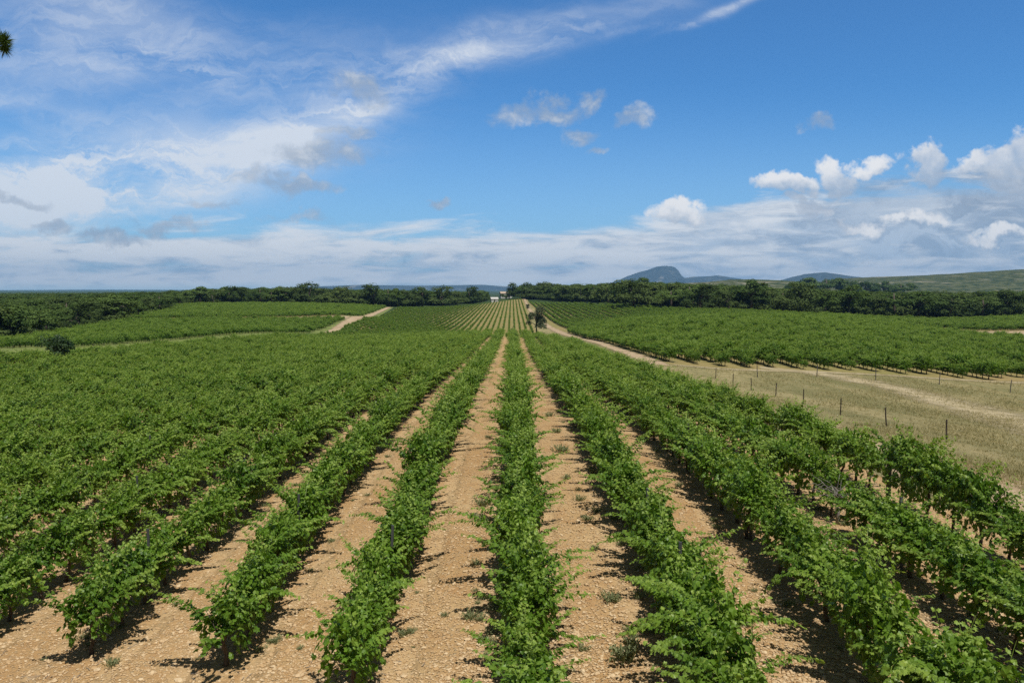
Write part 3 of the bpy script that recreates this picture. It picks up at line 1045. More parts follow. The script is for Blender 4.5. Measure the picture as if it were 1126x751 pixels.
block(L1_bot + L1_top[::-1], ldir, 2.3, 1.0, 0.98, 1.05, seed=4)
block(L2_bot + L2_top[::-1], (1, 0.16), 2.3, 1.05, 0.98, 1.05, seed=5)

pts = np.array(pts, float)
pz = ground(pts[:, 0], pts[:, 1])
me = bpy.data.meshes.new('grapevines')
me.vertices.add(len(pts))
me.vertices.foreach_set('co', np.stack([pts[:, 0], pts[:, 1], pz], 1).astype(np.float32).ravel())
rr = np.random.default_rng(9)
scl = np.stack([pts[:, 2] * pts[:, 5] * 0.92, pts[:, 2], pts[:, 2] * np.clip(rr.normal(1, .10, len(pts)), .75, 1.3)], 1)
rot = np.stack([rr.normal(0, .06, len(pts)), rr.normal(0, .08, len(pts)), pts[:, 4] + rr.normal(0, .06, len(pts))], 1)
for n, a, ty, key in (('scl', scl, 'FLOAT_VECTOR', 'vector'), ('rot', rot, 'FLOAT_VECTOR', 'vector'), ('var', pts[:, 3], 'INT', 'value')):
    at = me.attributes.new(n, ty, 'POINT')
    at.data.foreach_set(key, np.ascontiguousarray(a, dtype=np.int32 if ty == 'INT' else np.float32).ravel())


def scatter(obj, sources):
    """geometry nodes: one of the source shapes on each point of the object's mesh; sources = lists of objects joined into one shape"""
    g = bpy.data.node_groups.new('scatter', 'GeometryNodeTree')
    g.interface.new_socket(name='Geometry', in_out='INPUT', socket_type='NodeSocketGeometry')
    g.interface.new_socket(name='Geometry', in_out='OUTPUT', socket_type='NodeSocketGeometry')
    gi, go = g.nodes.new('NodeGroupInput'), g.nodes.new('NodeGroupOutput')
    ip = g.nodes.new('GeometryNodeInstanceOnPoints')
    jo = g.nodes.new('GeometryNodeJoinGeometry')
    for src in sources:
        j = g.nodes.new('GeometryNodeJoinGeometry')
        for s in src:
            oi = g.nodes.new('GeometryNodeObjectInfo')
            oi.transform_space = 'ORIGINAL'
            oi.inputs[0].default_value = s
            oi.inputs[1].default_value = False
            g.links.new(oi.outputs['Geometry'], j.inputs[0])
        ti = g.nodes.new('GeometryNodeGeometryToInstance')
        g.links.new(j.outputs[0], ti.inputs[0])
        g.links.new(ti.outputs[0], jo.inputs[0])

    def attr(name, ty):
        a = g.nodes.new('GeometryNodeInputNamedAttribute')
        a.data_type = ty
        a.inputs[0].default_value = name
        return a.outputs[0]
    g.links.new(gi.outputs[0], ip.inputs['Points'])
    g.links.new(jo.outputs[0], ip.inputs['Instance'])
    ip.inputs['Pick Instance'].default_value = True
    g.links.new(attr('var', 'INT'), ip.inputs['Instance Index'])
    er = g.nodes.new('FunctionNodeEulerToRotation')
    g.links.new(attr('rot', 'FLOAT_VECTOR'), er.inputs[0])
    g.links.new(er.outputs[0], ip.inputs['Rotation'])
    g.links.new(attr('scl', 'FLOAT_VECTOR'), ip.inputs['Scale'])
    g.links.new(ip.outputs[0], go.inputs[0])
    md = obj.modifiers.new('scatter', 'NODES')
    md.node_group = g


o = tag(link_mesh('grapevines', me), 'mass of green grapevines covering the fields beyond the nearest rows', None, None, 'stuff')
scatter(o, [[proto[i][0], proto[i][1]] for i in sorted(proto)])
print('vines', len(near), len(pts), 'variants', sorted(proto))


# ------------------------------------------------------------------ trees
def clump_leaves(centres, radii, n, size, seed, flat=0.0, inner=0.15):
    """leaf-sized folded faces spread through lobes of a crown"""
    r = np.random.default_rng(seed)
    centres, radii = np.array(centres, float), np.array(radii, float)
    pr = radii ** 2
    li = r.choice(len(radii), n, p=pr / pr.sum())
    d = r.normal(0, 1, (n, 3))
    d /= np.linalg.norm(d, axis=1, keepdims=True)
    d[:, 2] = np.where(d[:, 2] < -0.35, -d[:, 2] * 0.6, d[:, 2])
    # twigs: points gather in small tufts
    nt_ = max(20, n // 14)
    rad = r.uniform(inner, 1.0, n) ** (1 / 3.4)
    rad *= 1 + 0.10 * np.sin(d[:, 0] * 9 + li) * np.cos(d[:, 1] * 8 + li * 2)
    p = centres[li] + d * (radii[li] * rad)[:, None] * np.array([1, 1, 1 - flat])
    cell = np.round(p / (size * 2.6))
    hsh = np.abs(np.sin(cell[:, 0] * 12.99 + cell[:, 1] * 78.2 + cell[:, 2] * 37.7 + seed) * 43758.5) % 1
    keep = hsh > 0.30
    p, d = p[keep], d[keep]
    m_ = len(p)
    nn = d * 0.9 + np.array([0, 0, .25]) + r.normal(0, 0.34, (m_, 3))
    nn /= np.linalg.norm(nn, axis=1, keepdims=True)
    t = np.cross(nn, r.normal(0, 1, (m_, 3)))
    t /= np.linalg.norm(t, axis=1, keepdims=True)
    b = np.cross(nn, t)
    s = size * r.uniform(0.6, 1.35, m_)[:, None]
    v = np.stack([p - t * s * .5, p + b * s * .33 + nn * s * .12, p + t * s * .5, p - b * s * .33 + nn * s * .12], 1).reshape(-1, 3)
    i = np.arange(m_)[:, None] * 4
    f = np.concatenate([i + np.array([[0, 1, 2]]), i + np.array([[0, 2, 3]])])
    return v, f


def tree_meshes(kind, seed):
    r = random.Random(seed)
    tr = Acc()
    cs, rs = [], []
    if kind == 'oak':           # broad round crown down to near the ground, 1 unit tall
        for i in range(9):
            a = r.uniform(0, 6.28)
            q = math.sqrt(r.random()) * 0.38
            z = r.uniform(0.30, 0.80) - q * 0.35
            cs.append((math.cos(a) * q, math.sin(a) * q, z))
            rs.append(r.uniform(0.16, 0.25))
        for i in range(7):
            a = i / 7 * 6.28 + r.uniform(-.3, .3)
            cs.append((math.cos(a) * 0.42, math.sin(a) * 0.42, r.uniform(.16, .32)))
            rs.append(r.uniform(0.13, 0.19))
        v, f = clump_leaves(cs, rs, 5200, 0.050, seed)
        h0, mat = 0.35, M_oak
    elif kind == 'pine':        # taller trunk and flattened rounded crown
        for i in range(13):
            a = r.uniform(0, 6.28)
            q = math.sqrt(r.random()) * 0.38
            z = 0.80 - q * q * 1.3 - r.uniform(0, .22)
            cs.append((math.cos(a) * q, math.sin(a) * q, z))
            rs.append(r.uniform(0.11, 0.19))
        for i in range(5):
            a = r.uniform(0, 6.28)
            cs.append((math.cos(a) * 0.25, math.sin(a) * 0.25, r.uniform(.32, .5)))
            rs.append(r.uniform(0.10, 0.16))
        v, f = clump_leaves(cs, rs, 4800, 0.048, seed, 0.2)
        h0, mat = 0.5, M_pine
    elif kind == 'olive':       # open leaning crown with sky through it
        for i in range(16):
            a = r.uniform(0, 6.28)
            q = math.sqrt(r.random()) * 0.34
            cs.append((math.cos(a) * q + 0.06, math.sin(a) * q, r.uniform(0.30, 0.86) - q * .2))
            rs.append(r.uniform(0.11, 0.19))
        v, f = clump_leaves(cs, rs, 7500, 0.042, seed, 0.0, 0.0)
        h0, mat = 0.4, M_olive
    else:                       # bush
        for i in range(16):
            a = r.uniform(0, 6.28)
            q = math.sqrt(r.random()) * 0.52
            cs.append((math.cos(a) * q, math.sin(a) * q, r.uniform(0.15, 0.75) - q * .2))
            rs.append(r.uniform(0.14, 0.24))
        v, f = clump_leaves(cs, rs, 5200, 0.05, seed)
        h0, mat = 0.25, M_bush
    tr.tube([(0, 0, -0.05), (r.gauss(0, .01), r.gauss(0, .01), h0 * .5), (r.gauss(0, .02), r.gauss(0, .02), h0), (r.gauss(0, .03), r.gauss(0, .03), h0 + .28)], [.034, .026, .022, .008], 8)
    for c in cs[:7]:
        tr.tube([(0, 0, h0 * r.uniform(.6, 1)), (c[0] * .5, c[1] * .5, (h0 + c[2]) * .5), c], [.016, .010, .004], 5)
    return tr.mesh('trunk', M_trunk, True), mesh_np('crown', v, f, mat)


TM = {k: [tree_meshes(k, 40 + i + 10 * j) for i in range(n)] for j, (k, n) in enumerate((('oak', 5), ('pine', 4), ('olive', 1), ('bush', 2)))}
TP = {}
TR = random.Random(21)


def tree(kind, x, y, h, w, label, group=None, name=None, cat='tree', vi=None):
    vi = TR.randrange(len(TM[kind])) if vi is None else vi
    e = empty(name or {'oak': 'oak_tree', 'pine': 'pine_tree', 'olive': 'olive_tree', 'bush': 'bush'}[kind], (x, y, g1(x, y) - 0.05), TR.uniform(0, 6.28))
    e.scale = (w, w, h)
    tag(e, label, cat, group)
    key = (kind, vi)
    if key not in TP:
        TP[key] = (link_mesh('trunk', TM[kind][vi][0], e), link_mesh('crown', TM[kind][vi][1], e))
    else:
        for s in TP[key]:
            c = s.copy()
            c.parent = e
            C.objects.link(c)
    return e


def tall(px, top, d):
    u, v = uv(px, top)
    return CAM_Z + v * d - g1(u * d, d)


# single shrubs and trees standing in the open
x, y, _ = P(57, 397, 80)
tree('bush', x, y, tall(57, 370, 80) * 1.3, 3.9, 'dark round bush standing alone at the field edge by the grass strip', None, 'bush', 'bush', 0)
x, y, _ = P(590, 363, 262)
tree('olive', x, y, tall(590, 334, 262), 8.4, 'thin grey green tree beside the climbing dirt track', None, 'field_tree', 'tree', 0)
x, y, _ = P(582.5, 350, 360)
tree('bush', x, y, tall(582.5, 341, 360), 3.0, 'small dark shrub behind the thin grey green tree on the track', None, 'shrub', 'shrub', 1)
x, y, _ = P(581, 339, 470)
tree('bush', x, y, tall(581, 333, 470), 2.6, 'smallest dark shrub, highest up the dirt track near the tree line', None, 'shrub', 'shrub', 0)


def line_of(kinds, pts_, step, h, label, group, jit=0.25):
    """trees one after another along the front of a wood; heights given per point as (px, top y, base y, distance)"""
    a = np.array(pts_, float)
    px = a[0, 0]
    n = 0
    while px < a[-1, 0]:
        top, base, d = (float(np.interp(px, a[:, 0], a[:, i])) for i in (1, 2, 3))
        d += TR.uniform(-4, 6)
        u, _ = uv(px, base)
        gz = g1(u * d, d)
        hh = (CAM_Z + uv(px, top - 3.5)[1] * d - gz) * TR.choice((.76, .86, .95, 1.0, 1.06, 1.16))
        hh = max(hh, 3.0)
        n += 1
        tree(TR.choice(kinds), u * d, d, hh, hh * TR.uniform(1.1, 1.6), label.replace('#', ordinal(n)), group)
        px += step * 1.25 * TR.uniform(.7, 1.35) * hh * FPX / d
    return n


n1_ = line_of(['oak'], [(-15, 362, 377, 140), (50, 356, 369, 175), (100, 352, 362, 208), (140, 344, 353, 245), (190, 332, 343, 330)], 0.70, 5,
              'dark green oak, # from the left along the front of the low wood', 'oaks along the front of the low wood')
n2_ = line_of(['oak', 'oak', 'pine'], [(196, 322, 336, 408), (240, 317, 335.5, 420), (300, 315, 335, 425), (360, 314, 335, 430), (420, 314, 336, 436), (430, 315, 336, 445), (480, 316, 335, 500), (528, 315.5, 332, 610)], 0.62, 8,
              'rounded dark tree, # from the left in the tree line behind the vineyards', 'trees in the line behind the vineyards')
n3_ = line_of(['oak', 'oak', 'pine'], [(560, 319, 330, 668), (568, 312, 330, 660), (600, 311, 331, 640), (640, 310, 333, 520), (668, 309, 334, 450), (722, 309, 337, 402)], 0.60, 9,
              'dark rounded tree, # from the white hut in the wood above the track', 'trees in the wood above the climbing track')
x, y, _ = P(697, 340, 385)
tree('oak', x, y, tall(697, 302.5, 385) * 1.08, 23, 'tall broad oak standing out at the corner of the upper vineyard', None, 'oak_tree', 'tree', 2)
n4_ = line_of(['pine', 'pine', 'oak'], [(738, 313, 341, 360), (800, 311.5, 345, 345), (900, 314, 348, 340), (960, 320, 348, 340), (1010, 319, 349, 340), (1060, 322, 350, 340), (1140, 324, 351, 340)], 0.62, 10,
              'dark green pine, # from the tall oak in the wood beyond the meadow vineyard', 'trees in the wood beyond the meadow vineyard')
n5_ = line_of(['pine'], [(872, 307, 318, 1050), (920, 308, 320, 1050), (980, 310.5, 320, 1080), (1004, 310.5, 320, 1080)], 0.55, 14,
              'dark distant pine, # from the left in the stand below the rocky hill', 'pines in the distant stand below the hill')
tree('bush', *P(1016, 321, 1050)[:2], 8, 9, 'round dark tree alone just past the distant pine stand', None, 'tree', 'tree', 0)

# woods behind the front trees: too many to count
wp = []
wr = np.random.default_rng(33)


def fill(poly, spacing, hmin, hmax, kinds):
    p = np.array(poly)
    n = int((np.ptp(p[:, 0]) * np.ptp(p[:, 1])) / spacing ** 2)
    X, Y = wr.uniform(p[:, 0].min(), p[:, 0].max(), n), wr.uniform(p[:, 1].min(), p[:, 1].max(), n)
    k = inside(poly, X, Y) & (np.abs(X) < Y * 0.68 + 10)
    for x_, y_ in zip(X[k], Y[k]):
        h_ = wr.uniform(hmin, hmax)
        wp.append((x_, y_, h_, h_ * wr.uniform(1.1, 1.8), wr.choice(kinds)))


OAKS, PINES = [0, 1, 2, 3, 4], [5, 6, 7, 8]
fill([P(-30, 0, 140)[:2], P(50, 0, 178)[:2], P(110, 0, 222)[:2], P(150, 0, 262)[:2], P(185, 0, 345)[:2], P(200, 0, 440)[:2], P(60, 0, 700)[:2], P(-60, 0, 500)[:2]], 7.6, 5.5, 9.0, OAKS)
fill([P(-40, 0, 500)[:2], P(205, 0, 430)[:2], P(330, 0, 440)[:2], P(310, 0, 1100)[:2], P(-40, 0, 1500)[:2]], 13, 5, 8.5, OAKS)
fill([P(200, 0, 425)[:2], P(430, 0, 450)[:2], P(528, 0, 625)[:2], P(532, 0, 700)[:2], P(200, 0, 500)[:2]], 6.5, 8, 10.5, OAKS + PINES)
fill([P(566, 0, 670)[:2], P(640, 0, 535)[:2], P(722, 0, 415)[:2], P(740, 0, 520)[:2], P(600, 0, 760)[:2]], 6.5, 10, 13, OAKS + PINES)
fill([P(720, 0, 400)[:2], P(745, 0, 375)[:2], P(800, 0, 360)[:2], P(1150, 0, 355)[:2], P(1150, 0, 460)[:2], P(720, 0, 640)[:2]], 7.0, 10, 13.5, PINES + OAKS)
fill([P(870, 0, 1060)[:2], P(1002, 0, 1090)[:2], P(1002, 0, 1250)[:2], P(870, 0, 1250)[:2]], 12, 11, 15, PINES)
wp = np.array(wp)
wz = ground(wp[:, 0], wp[:, 1]) - 0.1
me = bpy.data.meshes.new('woods')
me.vertices.add(len(wp))
me.vertices.foreach_set('co', np.stack([wp[:, 0], wp[:, 1], wz], 1).astype(np.float32).ravel())
for n, a, ty, key in (('scl', wp[:, [3, 3, 2]], 'FLOAT_VECTOR', 'vector'), ('rot', np.stack([wp[:, 0] * 0, wp[:, 0] * 0, wr.uniform(0, 6.28, len(wp))], 1), 'FLOAT_VECTOR', 'vector'), ('var', wp[:, 4], 'INT', 'value')):
    at = me.attributes.new(n, ty, 'POINT')
    at.data.foreach_set(key, np.ascontiguousarray(a, dtype=np.int32 if ty == 'INT' else np.float32).ravel())
o = tag(link_mesh('woods', me), 'dense dark woods of oak and pine behind the vineyards', None, None, 'stuff')
keys = [('oak', i) for i in range(5)] + [('pine', i) for i in range(4)]
scatter(o, [list(TP[k]) for k in keys if k in TP])
print('woods', len(wp), 'front trees', n1_, n2_, n3_, n4_, n5_, [k for k in keys if k not in TP])

# pine beside the viewpoint: only the end of one branch reaches into the frame
def near_pine():
    tx, ty = -6.6, 3.2
    gz = g1(tx, ty)
    e = empty('pine_tree', (tx, ty, gz))
    tag(e, 'pine whose dark needled branch tip hangs in the upper left sky', 'tree')
    tip = Vector(P(6, 48, 6.2)) - Vector((tx, ty, gz))
    a = Acc()
    top = Vector((-0.4, -0.2, 10.0))
    a.tube([(0, 0, -0.2), (0.05, 0, 3), (-0.1, -.1, 6), (-.3, -.15, 8.5), top], [.20, .17, .13, .08, .03], 10)
    limbs = [[Vector((0, 0, 5.6)), tip * 0.5 + Vector((0, 0, 2.9)), tip - Vector((0.12, 0.02, 0.03))]]
    r = random.Random(4)
    for i in range(11):
        an = r.uniform(math.pi * 0.85, math.pi * 1.9)
        z = r.uniform(5.2, 9.4)
        L = r.uniform(1.2, 2.4) * (1.2 - (z - 5) / 7)
        limbs.append([Vector((-.1, -.1, z)), Vector((math.cos(an) * L * .5, math.sin(an) * L * .5, z + .25)), Vector((math.cos(an) * L, math.sin(an) * L, z + .4))])
    for l in limbs:
        a.tube(l, [.05, .03, .008], 6)
    link_mesh('trunk', a.mesh('trunk', M_trunk, True), e)
    V, F = [], []
    n = 0
    rr_ = np.random.default_rng(8)
    for li, l in enumerate(limbs):
        for k in range(4 if li == 0 else 26):
            q = 1.0 if li == 0 and k < 2 else rr_.uniform(.5, 1.0)
            c = np.array(l[1].lerp(l[2], q)) if li else np.array(tip) + np.array([[-.005, 0, .02], [-.01, 0, -.035], [-.08, 0, -.01], [-.06, 0.02, .05]][k])
            if li:
                c = c + rr_.normal(0, .16, 3)
            m_ = 150
            d = rr_.normal(0, 1, (m_, 3))
            if li == 0:
                d[:, 0] += 0.6
            d /= np.linalg.norm(d, axis=1, keepdims=True)
            L = (0.085 if li == 0 else 0.13) * rr_.uniform(.6, 1.1, (m_, 1))
            s = np.cross(d, rr_.normal(0, 1, (m_, 3)))
            s /= np.linalg.norm(s, axis=1, keepdims=True)
            w_ = 0.0045
            V.append(np.stack([c + d * 0 - s * w_, c + d * L, c + d * 0 + s * w_], 1).reshape(-1, 3))
            F.append(np.arange(m_ * 3).reshape(-1, 3) + n)
            n += m_ * 3
    link_mesh('crown', mesh_np('crown', np.concatenate(V), np.concatenate(F), M_pine), e)


near_pine()


# ------------------------------------------------------------------ white hut and pale roof by the tree line
def plain(name, col, rough=0.8):
    m, t, o = new_mat(name)
    n = nnoise(t, geo_pos(t), 1.5, 4)
    principled(t, o, nmix(t, n.step(.3, .7), tuple(c * .88 for c in col), col), rough, 0.2)
    return m


M_white, M_tile, M_darkwood = plain('white_render', (.54, .53, .50)), plain('pale_tiles', (.42, .33, .25)), plain('dark_timber', (.05, .045, .04))


def hut(px, base, d, w, dp, h, rh, label, wall_m, roof_m, name, cat):
    x, y, _ = P(px, base, d)
    e = empty(name, (x, y, g1(x, y) - 0.1), math.radians(12))
    tag(e, label, cat)
    a = Acc()
    a.box((-w / 2, -dp / 2, 0), (w / 2, dp / 2, h))
    link_mesh('wall', a.mesh('wall', wall_m), e)
    a = Acc()
    o_ = 0.3
    th = 0.18
    for s in (-1, 1):
        v = [(-w / 2 - o_, s * (dp / 2 + o_), h - .1), (w / 2 + o_, s * (dp / 2 + o_), h - .1), (w / 2 + o_, 0, h + rh), (-w / 2 - o_, 0, h + rh)]
        v += [(p_[0], p_[1], p_[2] + th) for p_ in v]
        q = [(0, 3, 2, 1), (4, 5, 6, 7), (0, 1, 5, 4), (1, 2, 6, 5), (2, 3, 7, 6), (3, 0, 4, 7)]
        a.add(v, [t_ for A_, B_, C_, D_ in q for t_ in ((A_, B_, C_), (A_, C_, D_))])
    link_mesh('roof', a.mesh('roof', roof_m), e)
    a = Acc()
    a.box((-w * .12, -dp / 2 - .04, 0), (w * .08, -dp / 2 - .003, 2.0))
    link_mesh('door', a.mesh('door', M_darkwood), e)


hut(543.5, 331.8, 598, 5.2, 4.0, 2.7, 1.1, 'small white hut at the top of the far vine rows', M_white, M_white, 'hut', 'hut')
hut(556, 324, 715, 10, 7, 4.4, 1.6, 'pale tiled house roof showing above the trees behind the white hut', M_white, M_tile, 'house', 'house')

# ------------------------------------------------------------------ fence posts on the meadow
def post_mesh(h, r, seed, mat=None):
    rn = random.Random(seed)
    a = Acc()
    a.tube([(0, 0, -0.2), (rn.gauss(0, .006), rn.gauss(0, .006), h * .5), (rn.gauss(0, .012), rn.gauss(0, .012), h - .02), (rn.gauss(0, .012), 0, h)], [r, r * .97, r * .95, r * .8], 9)
    return a.mesh('fence_post', mat or M_post)


FP = [(1041, 485), (975, 468), (924, 457), (883.5, 443.5), (853, 435), (826, 428), (806, 423), (787, 415.5)]
for i, (px, py) in enumerate(FP):
    d = 19.2 / uv(px, py)[0]
    me = post_mesh(1.02, 0.036, i)
    o = link_mesh('fence_post', me)
    o.location = (19.2, d, g1(19.2, d))
    o.rotation_euler = (TR.gauss(0, .03), TR.gauss(0, .03), TR.uniform(0, 6))
    tag(o, f'thin dark fence post on dry grass, {ordinal(i + 1)} from the near end of its line', 'fence post', 'fence posts crossing the meadow')
BP = [(833, 411), (898, 414.5), (963, 415), (1033, 418.5), (1111, 426)]
for i, (px, py) in enumerate(BP):
    d = (78, 80, 79, 78.5, 74)[i]
    x = uv(px, py)[0] * d
    o = link_mesh('fence_post', post_mesh(1.25, 0.04, 30 + i, M_endpost))
    o.location = (x, d, g1(x, d))
    o.rotation_euler = (TR.gauss(0, .02), TR.gauss(0, .03), 0)
    tag(o, f'grey post along the vineyard front beyond the meadow, {ordinal(i + 1)} from the dirt track corner', 'fence post', 'grey posts along the far side of the meadow')

# row posts and trellis stakes
x, y = 9.75, 20.35
o = link_mesh('row_post', post_mesh(1.12, 0.065, 50, M_endpost))
o.location = (x, y, g1(x, y))
tag(o, 'thick weathered wooden post in the gap of the outermost vine row', 'post')


def stake(px, py, row, label, h=1.38):
    x = ROW0 + ROWS * row
    u = uv(px, py)[0]
    y = x / u if row else on_ground(px, py + 60)[1]
    a = Acc()
    w = 0.022
    a.box((-w, -w, -.2), (w, w * .2, h))
    a.box((-w, w * .2 + .001, -.2), (-w * .4, w * 1.4, h))
    o = link_mesh('vine_stake', a.mesh('vine_stake', M_stake))
    o.location = (x, y, g1(x, y))
    o.rotation_euler = (TR.gauss(0, .03), TR.gauss(0, .03), 0)
    tag(o, label, 'stake', 'dark trellis stakes in the vine rows')


def stake_at(row, y, label, h=1.42):
    x = ROW0 + ROWS * row
    stake(563 + FPX * x / y, 500, row, label, h) if row else None


SN = {-6: 'sixth', -5: 'fifth', -4: 'fourth', -3: 'third', -2: 'second', -1: 'first'}
cnt = {}
for row, y in [(-1, 14.2), (-1, 20.3), (-2, 17.0), (-3, 15.3), (-3, 21.0), (-4, 20.0), (-5, 26.0), (1, 12.4), (1, 15.3), (1, 20.8), (2, 16.6), (2, 22.5), (3, 15.0)]:
    cnt[row] = cnt.get(row, 0) + 1
    side = 'left' if row < 0 else 'right'
    stake_at(row, y, f'dark metal stake, {ordinal(cnt[row])} in the {ordinal(abs(row))} row {side} of the central row')

# leafless grey vine
def dead_vine():
    x, y = ROW0 + ROWS * 3, 17.85
    e = empty('dead_grapevine', (x, y, g1(x, y)))
    tag(e, 'leafless grey dead grapevine between two green vines right of the centre', 'dead vine')
    r = random.Random(3)
    a = Acc()
    a.tube([(0, 0, -.1), (.02, 0, .3), (-.02, .02, .62)], [.045, .036, .04], 7)
    link_mesh('trunk', a.mesh('trunk', M_dead, True), e)
    a = Acc()
    for i in range(34):
        s = Vector((r.gauss(0, .05), r.uniform(-.4, .4), r.uniform(.5, .72)))
        d = Vector((r.gauss(0, .5), r.gauss(0, .4), r.uniform(.3, 1)))
        q = s + d * r.uniform(.25, .45)
        a.tube([s, q, q + Vector((d.x * .3, d.y * .3, r.uniform(-.2, .15)))], [.010, .007, .003], 4)
    link_mesh('branches', a.mesh('branches', M_dead), e)


dead_vine()

# ------------------------------------------------------------------ weeds between the rows
def weed_mesh(seed, n, spread, h):
    r = np.random.default_rng(seed)
    V, F = [], []
    for i in range(n):
        a = r.uniform(0, 6.28)
        b = np.array([math.cos(a), math.sin(a), 0]) * abs(r.normal(0, spread * .4))
        d = np.array([math.cos(a) * r.uniform(.1, .9), math.sin(a) * r.uniform(.1, .9), 1.0])
        d /= np.linalg.norm(d)
        L = h * r.uniform(.45, 1.1)
        s = np.cross(d, r.normal(0, 1, 3))
        s /= np.linalg.norm(s)
        w = r.uniform(.006, .013)
        mid = b + d * L * .5
        tip = b + d * L + np.array([d[0], d[1], -.4]) * L * .25
        k = len(V) * 5
        V.append(np.array([b - s * w * .5, b + s * w * .5, mid - s * w, mid + s * w, tip]))
        F += [(k, k + 1, k + 3), (k, k + 3, k + 2), (k + 2, k + 3, k + 4)]
        for q in range(3):
            c = b + d * L * r.uniform(.3, .9)
            o_ = r.normal(0, 1, 3)
            o_ /= np.linalg.norm(o_)
            s2 = np.cross(o_, r.normal(0, 1, 3))
            s2 /= np.linalg.norm(s2)
            k = len(V) * 5
            l2 = r.uniform(.03, .06)
            V.append(np.array([c, c + o_ * l2 * .4 + s2 * l2 * .25, c + o_ * l2 * .4 - s2 * l2 * .25, c + o_ * l2 * .7, c + o_ * l2]))
            F += [(k, k + 1, k + 2), (k + 1, k + 4, k + 2), (k + 1, k + 3, k + 2)]
    return mesh_np('weed_tuft', np.concatenate(V), F, M_weed)


WM = [weed_mesh(i, 55, .20, .24) for i in range(4)]
G1, G0 = 'right of the central row', 'left of the central row'
WEEDS = [(686, 728, 1.35, 'large round grey green weed clump on the stones ' + G1), (694, 711, .8, 'pale weed tuft just behind the large round weed clump'),
         (641, 716, .55, 'tiny green seedling close beside the central row near its end'), (673, 662, .95, 'grey weed tuft midway between the large round clump and a stake'),
         (654, 605, .6, 'small weed tuft, nearer of a loose string ' + G1), (646, 573, .7, 'sparse weed tuft in the middle of the loose string ' + G1),
         (637, 551, .75, 'green weed tuft, further along the loose string ' + G1), (618, 497, 1.3, 'tallest grey green weed at the head of the loose string ' + G1),
         (623, 527, .7, 'low weed tuft just in front of the tallest grey green weed'), (532, 556, 1.2, 'yellowish green weed patch touching the leaves ' + G0),
         (527, 572, .9, 'smaller weed patch just in front of the yellowish green patch'), (517, 682, .8, 'grey withered weed beside the leaves ' + G0),
         (489, 678, .4, 'tiny weed alone in the middle of the stony strip ' + G0), (523, 622, .6, 'thin weed between the yellowish patch and the withered one ' + G0),
         (604, 458, 1.0, 'far weed tuft between the rows beyond the tallest weed'), (612, 476, 1.0, 'weed tuft just beyond the tallest grey green weed'),
         (822, 690, .6, 'small weed in the shade on the stony strip by the second right row'), (330, 715, .35, 'tiny weed on bare stones between the first two rows on the left')]
for i, (px, py, s, lb) in enumerate(WEEDS):
    x, y = on_ground(px, py)
    o = link_mesh('weed_tuft', WM[i % 4])
    o.location = (x, y, g1(x, y) + .005)
    o.scale = (s, s, s)
    o.rotation_euler = (0, 0, TR.uniform(0, 6))
    tag(o, lb, 'weed', 'weeds between the vine rows')

# ------------------------------------------------------------------ dry grass standing on the meadow
M_straw_blade = leaf_mat('dry_grass_blade', (0.200, 0.185, 0.085), (0.460, 0.390, 0.215), None, 0.25, 0.8, 0.1)
rg = np.random.default_rng(55)
n_ = 90000
gy_ = 14 * (92 / 14) ** rg.random(n_)
gx_ = 11.5 + (np.minimum(gy_ * 0.68 + 4, 75) - 11.5) * rg.random(n_)
k = (gx_ < gy_ * 0.68 + 3) & (gy_ < 86) & (gx_ > 16.2 - gy_ * 0.035 + rg.normal(0, .7, n_))
patch = np.sin(gx_ * .31 + np.sin(gy_ * .23) * 2) * np.cos(gy_ * .19 - gx_ * .12) + 0.6 * np.sin(gx_ * 1.3 + gy_ * .7) * np.cos(gy_ * 1.1)
k &= rg.random(n_) < np.clip(0.45 + patch * .45, 0.06, 1)
gx_, gy_ = gx_[k], gy_[k]
n_ = len(gx_)
NB = 4
bx_, by_ = np.repeat(gx_, NB) + rg.normal(0, .05, n_ * NB), np.repeat(gy_, NB) + rg.normal(0, .05, n_ * NB)
bz_ = np.repeat(ground(gx_, gy_), NB)
hb = np.clip(rg.lognormal(math.log(.075), .45, n_ * NB), .03, .28) * (1 + np.repeat(gy_, NB) * .004)
wb = .006 + np.repeat(gy_, NB) * .00022
an = rg.uniform(0, 6.28, n_ * NB)
le = rg.normal(0, .5, (n_ * NB, 2)) * hb[:, None]
V = np.stack([np.stack([bx_ - np.cos(an) * wb, by_ - np.sin(an) * wb, bz_], 1), np.stack([bx_ + np.cos(an) * wb, by_ + np.sin(an) * wb, bz_], 1), np.stack([bx_ + le[:, 0], by_ + le[:, 1], bz_ + hb], 1)], 1).reshape(-1, 3)
tag(link_mesh('grass', mesh_np('grass', V, np.arange(len(V)).reshape(-1, 3), M_straw_blade)), 'short dry grass blades and stalks standing on the meadow', None, None, 'stuff')

# ------------------------------------------------------------------ loose stones on the soil
t5 = (1 + 5 ** .5) / 2
ICO = np.array([(-1, t5, 0), (1, t5, 0), (-1, -t5, 0), (1, -t5, 0), (0, -1, t5), (0, 1, t5), (0, -1, -t5), (0, 1, -t5), (t5, 0, -1), (t5, 0, 1), (-t5, 0, -1), (-t5, 0, 1)]) / math.sqrt(1 + t5 * t5)
ICOF = np.array([(0, 11, 5), (0, 5, 1), (0, 1, 7), (0, 7, 10), (0, 10, 11), (1, 5, 9), (5, 11, 4), (11, 10, 2), (10, 7, 6), (7, 1, 8), (3, 9, 4), (3, 4, 2), (3, 2, 6), (3, 6, 8), (3, 8, 9), (4, 9, 5), (2, 4, 11), (6, 2, 10), (8, 6, 7), (9, 8, 1)])
m, t, o = new_mat('limestone_chip')
g = t.nodes.new('ShaderNodeNewGeometry')
isl = NX(t, g.outputs['Random Per Island'])
n = nnoise(t, NX(t, g.outputs['Position']), 30, 4)
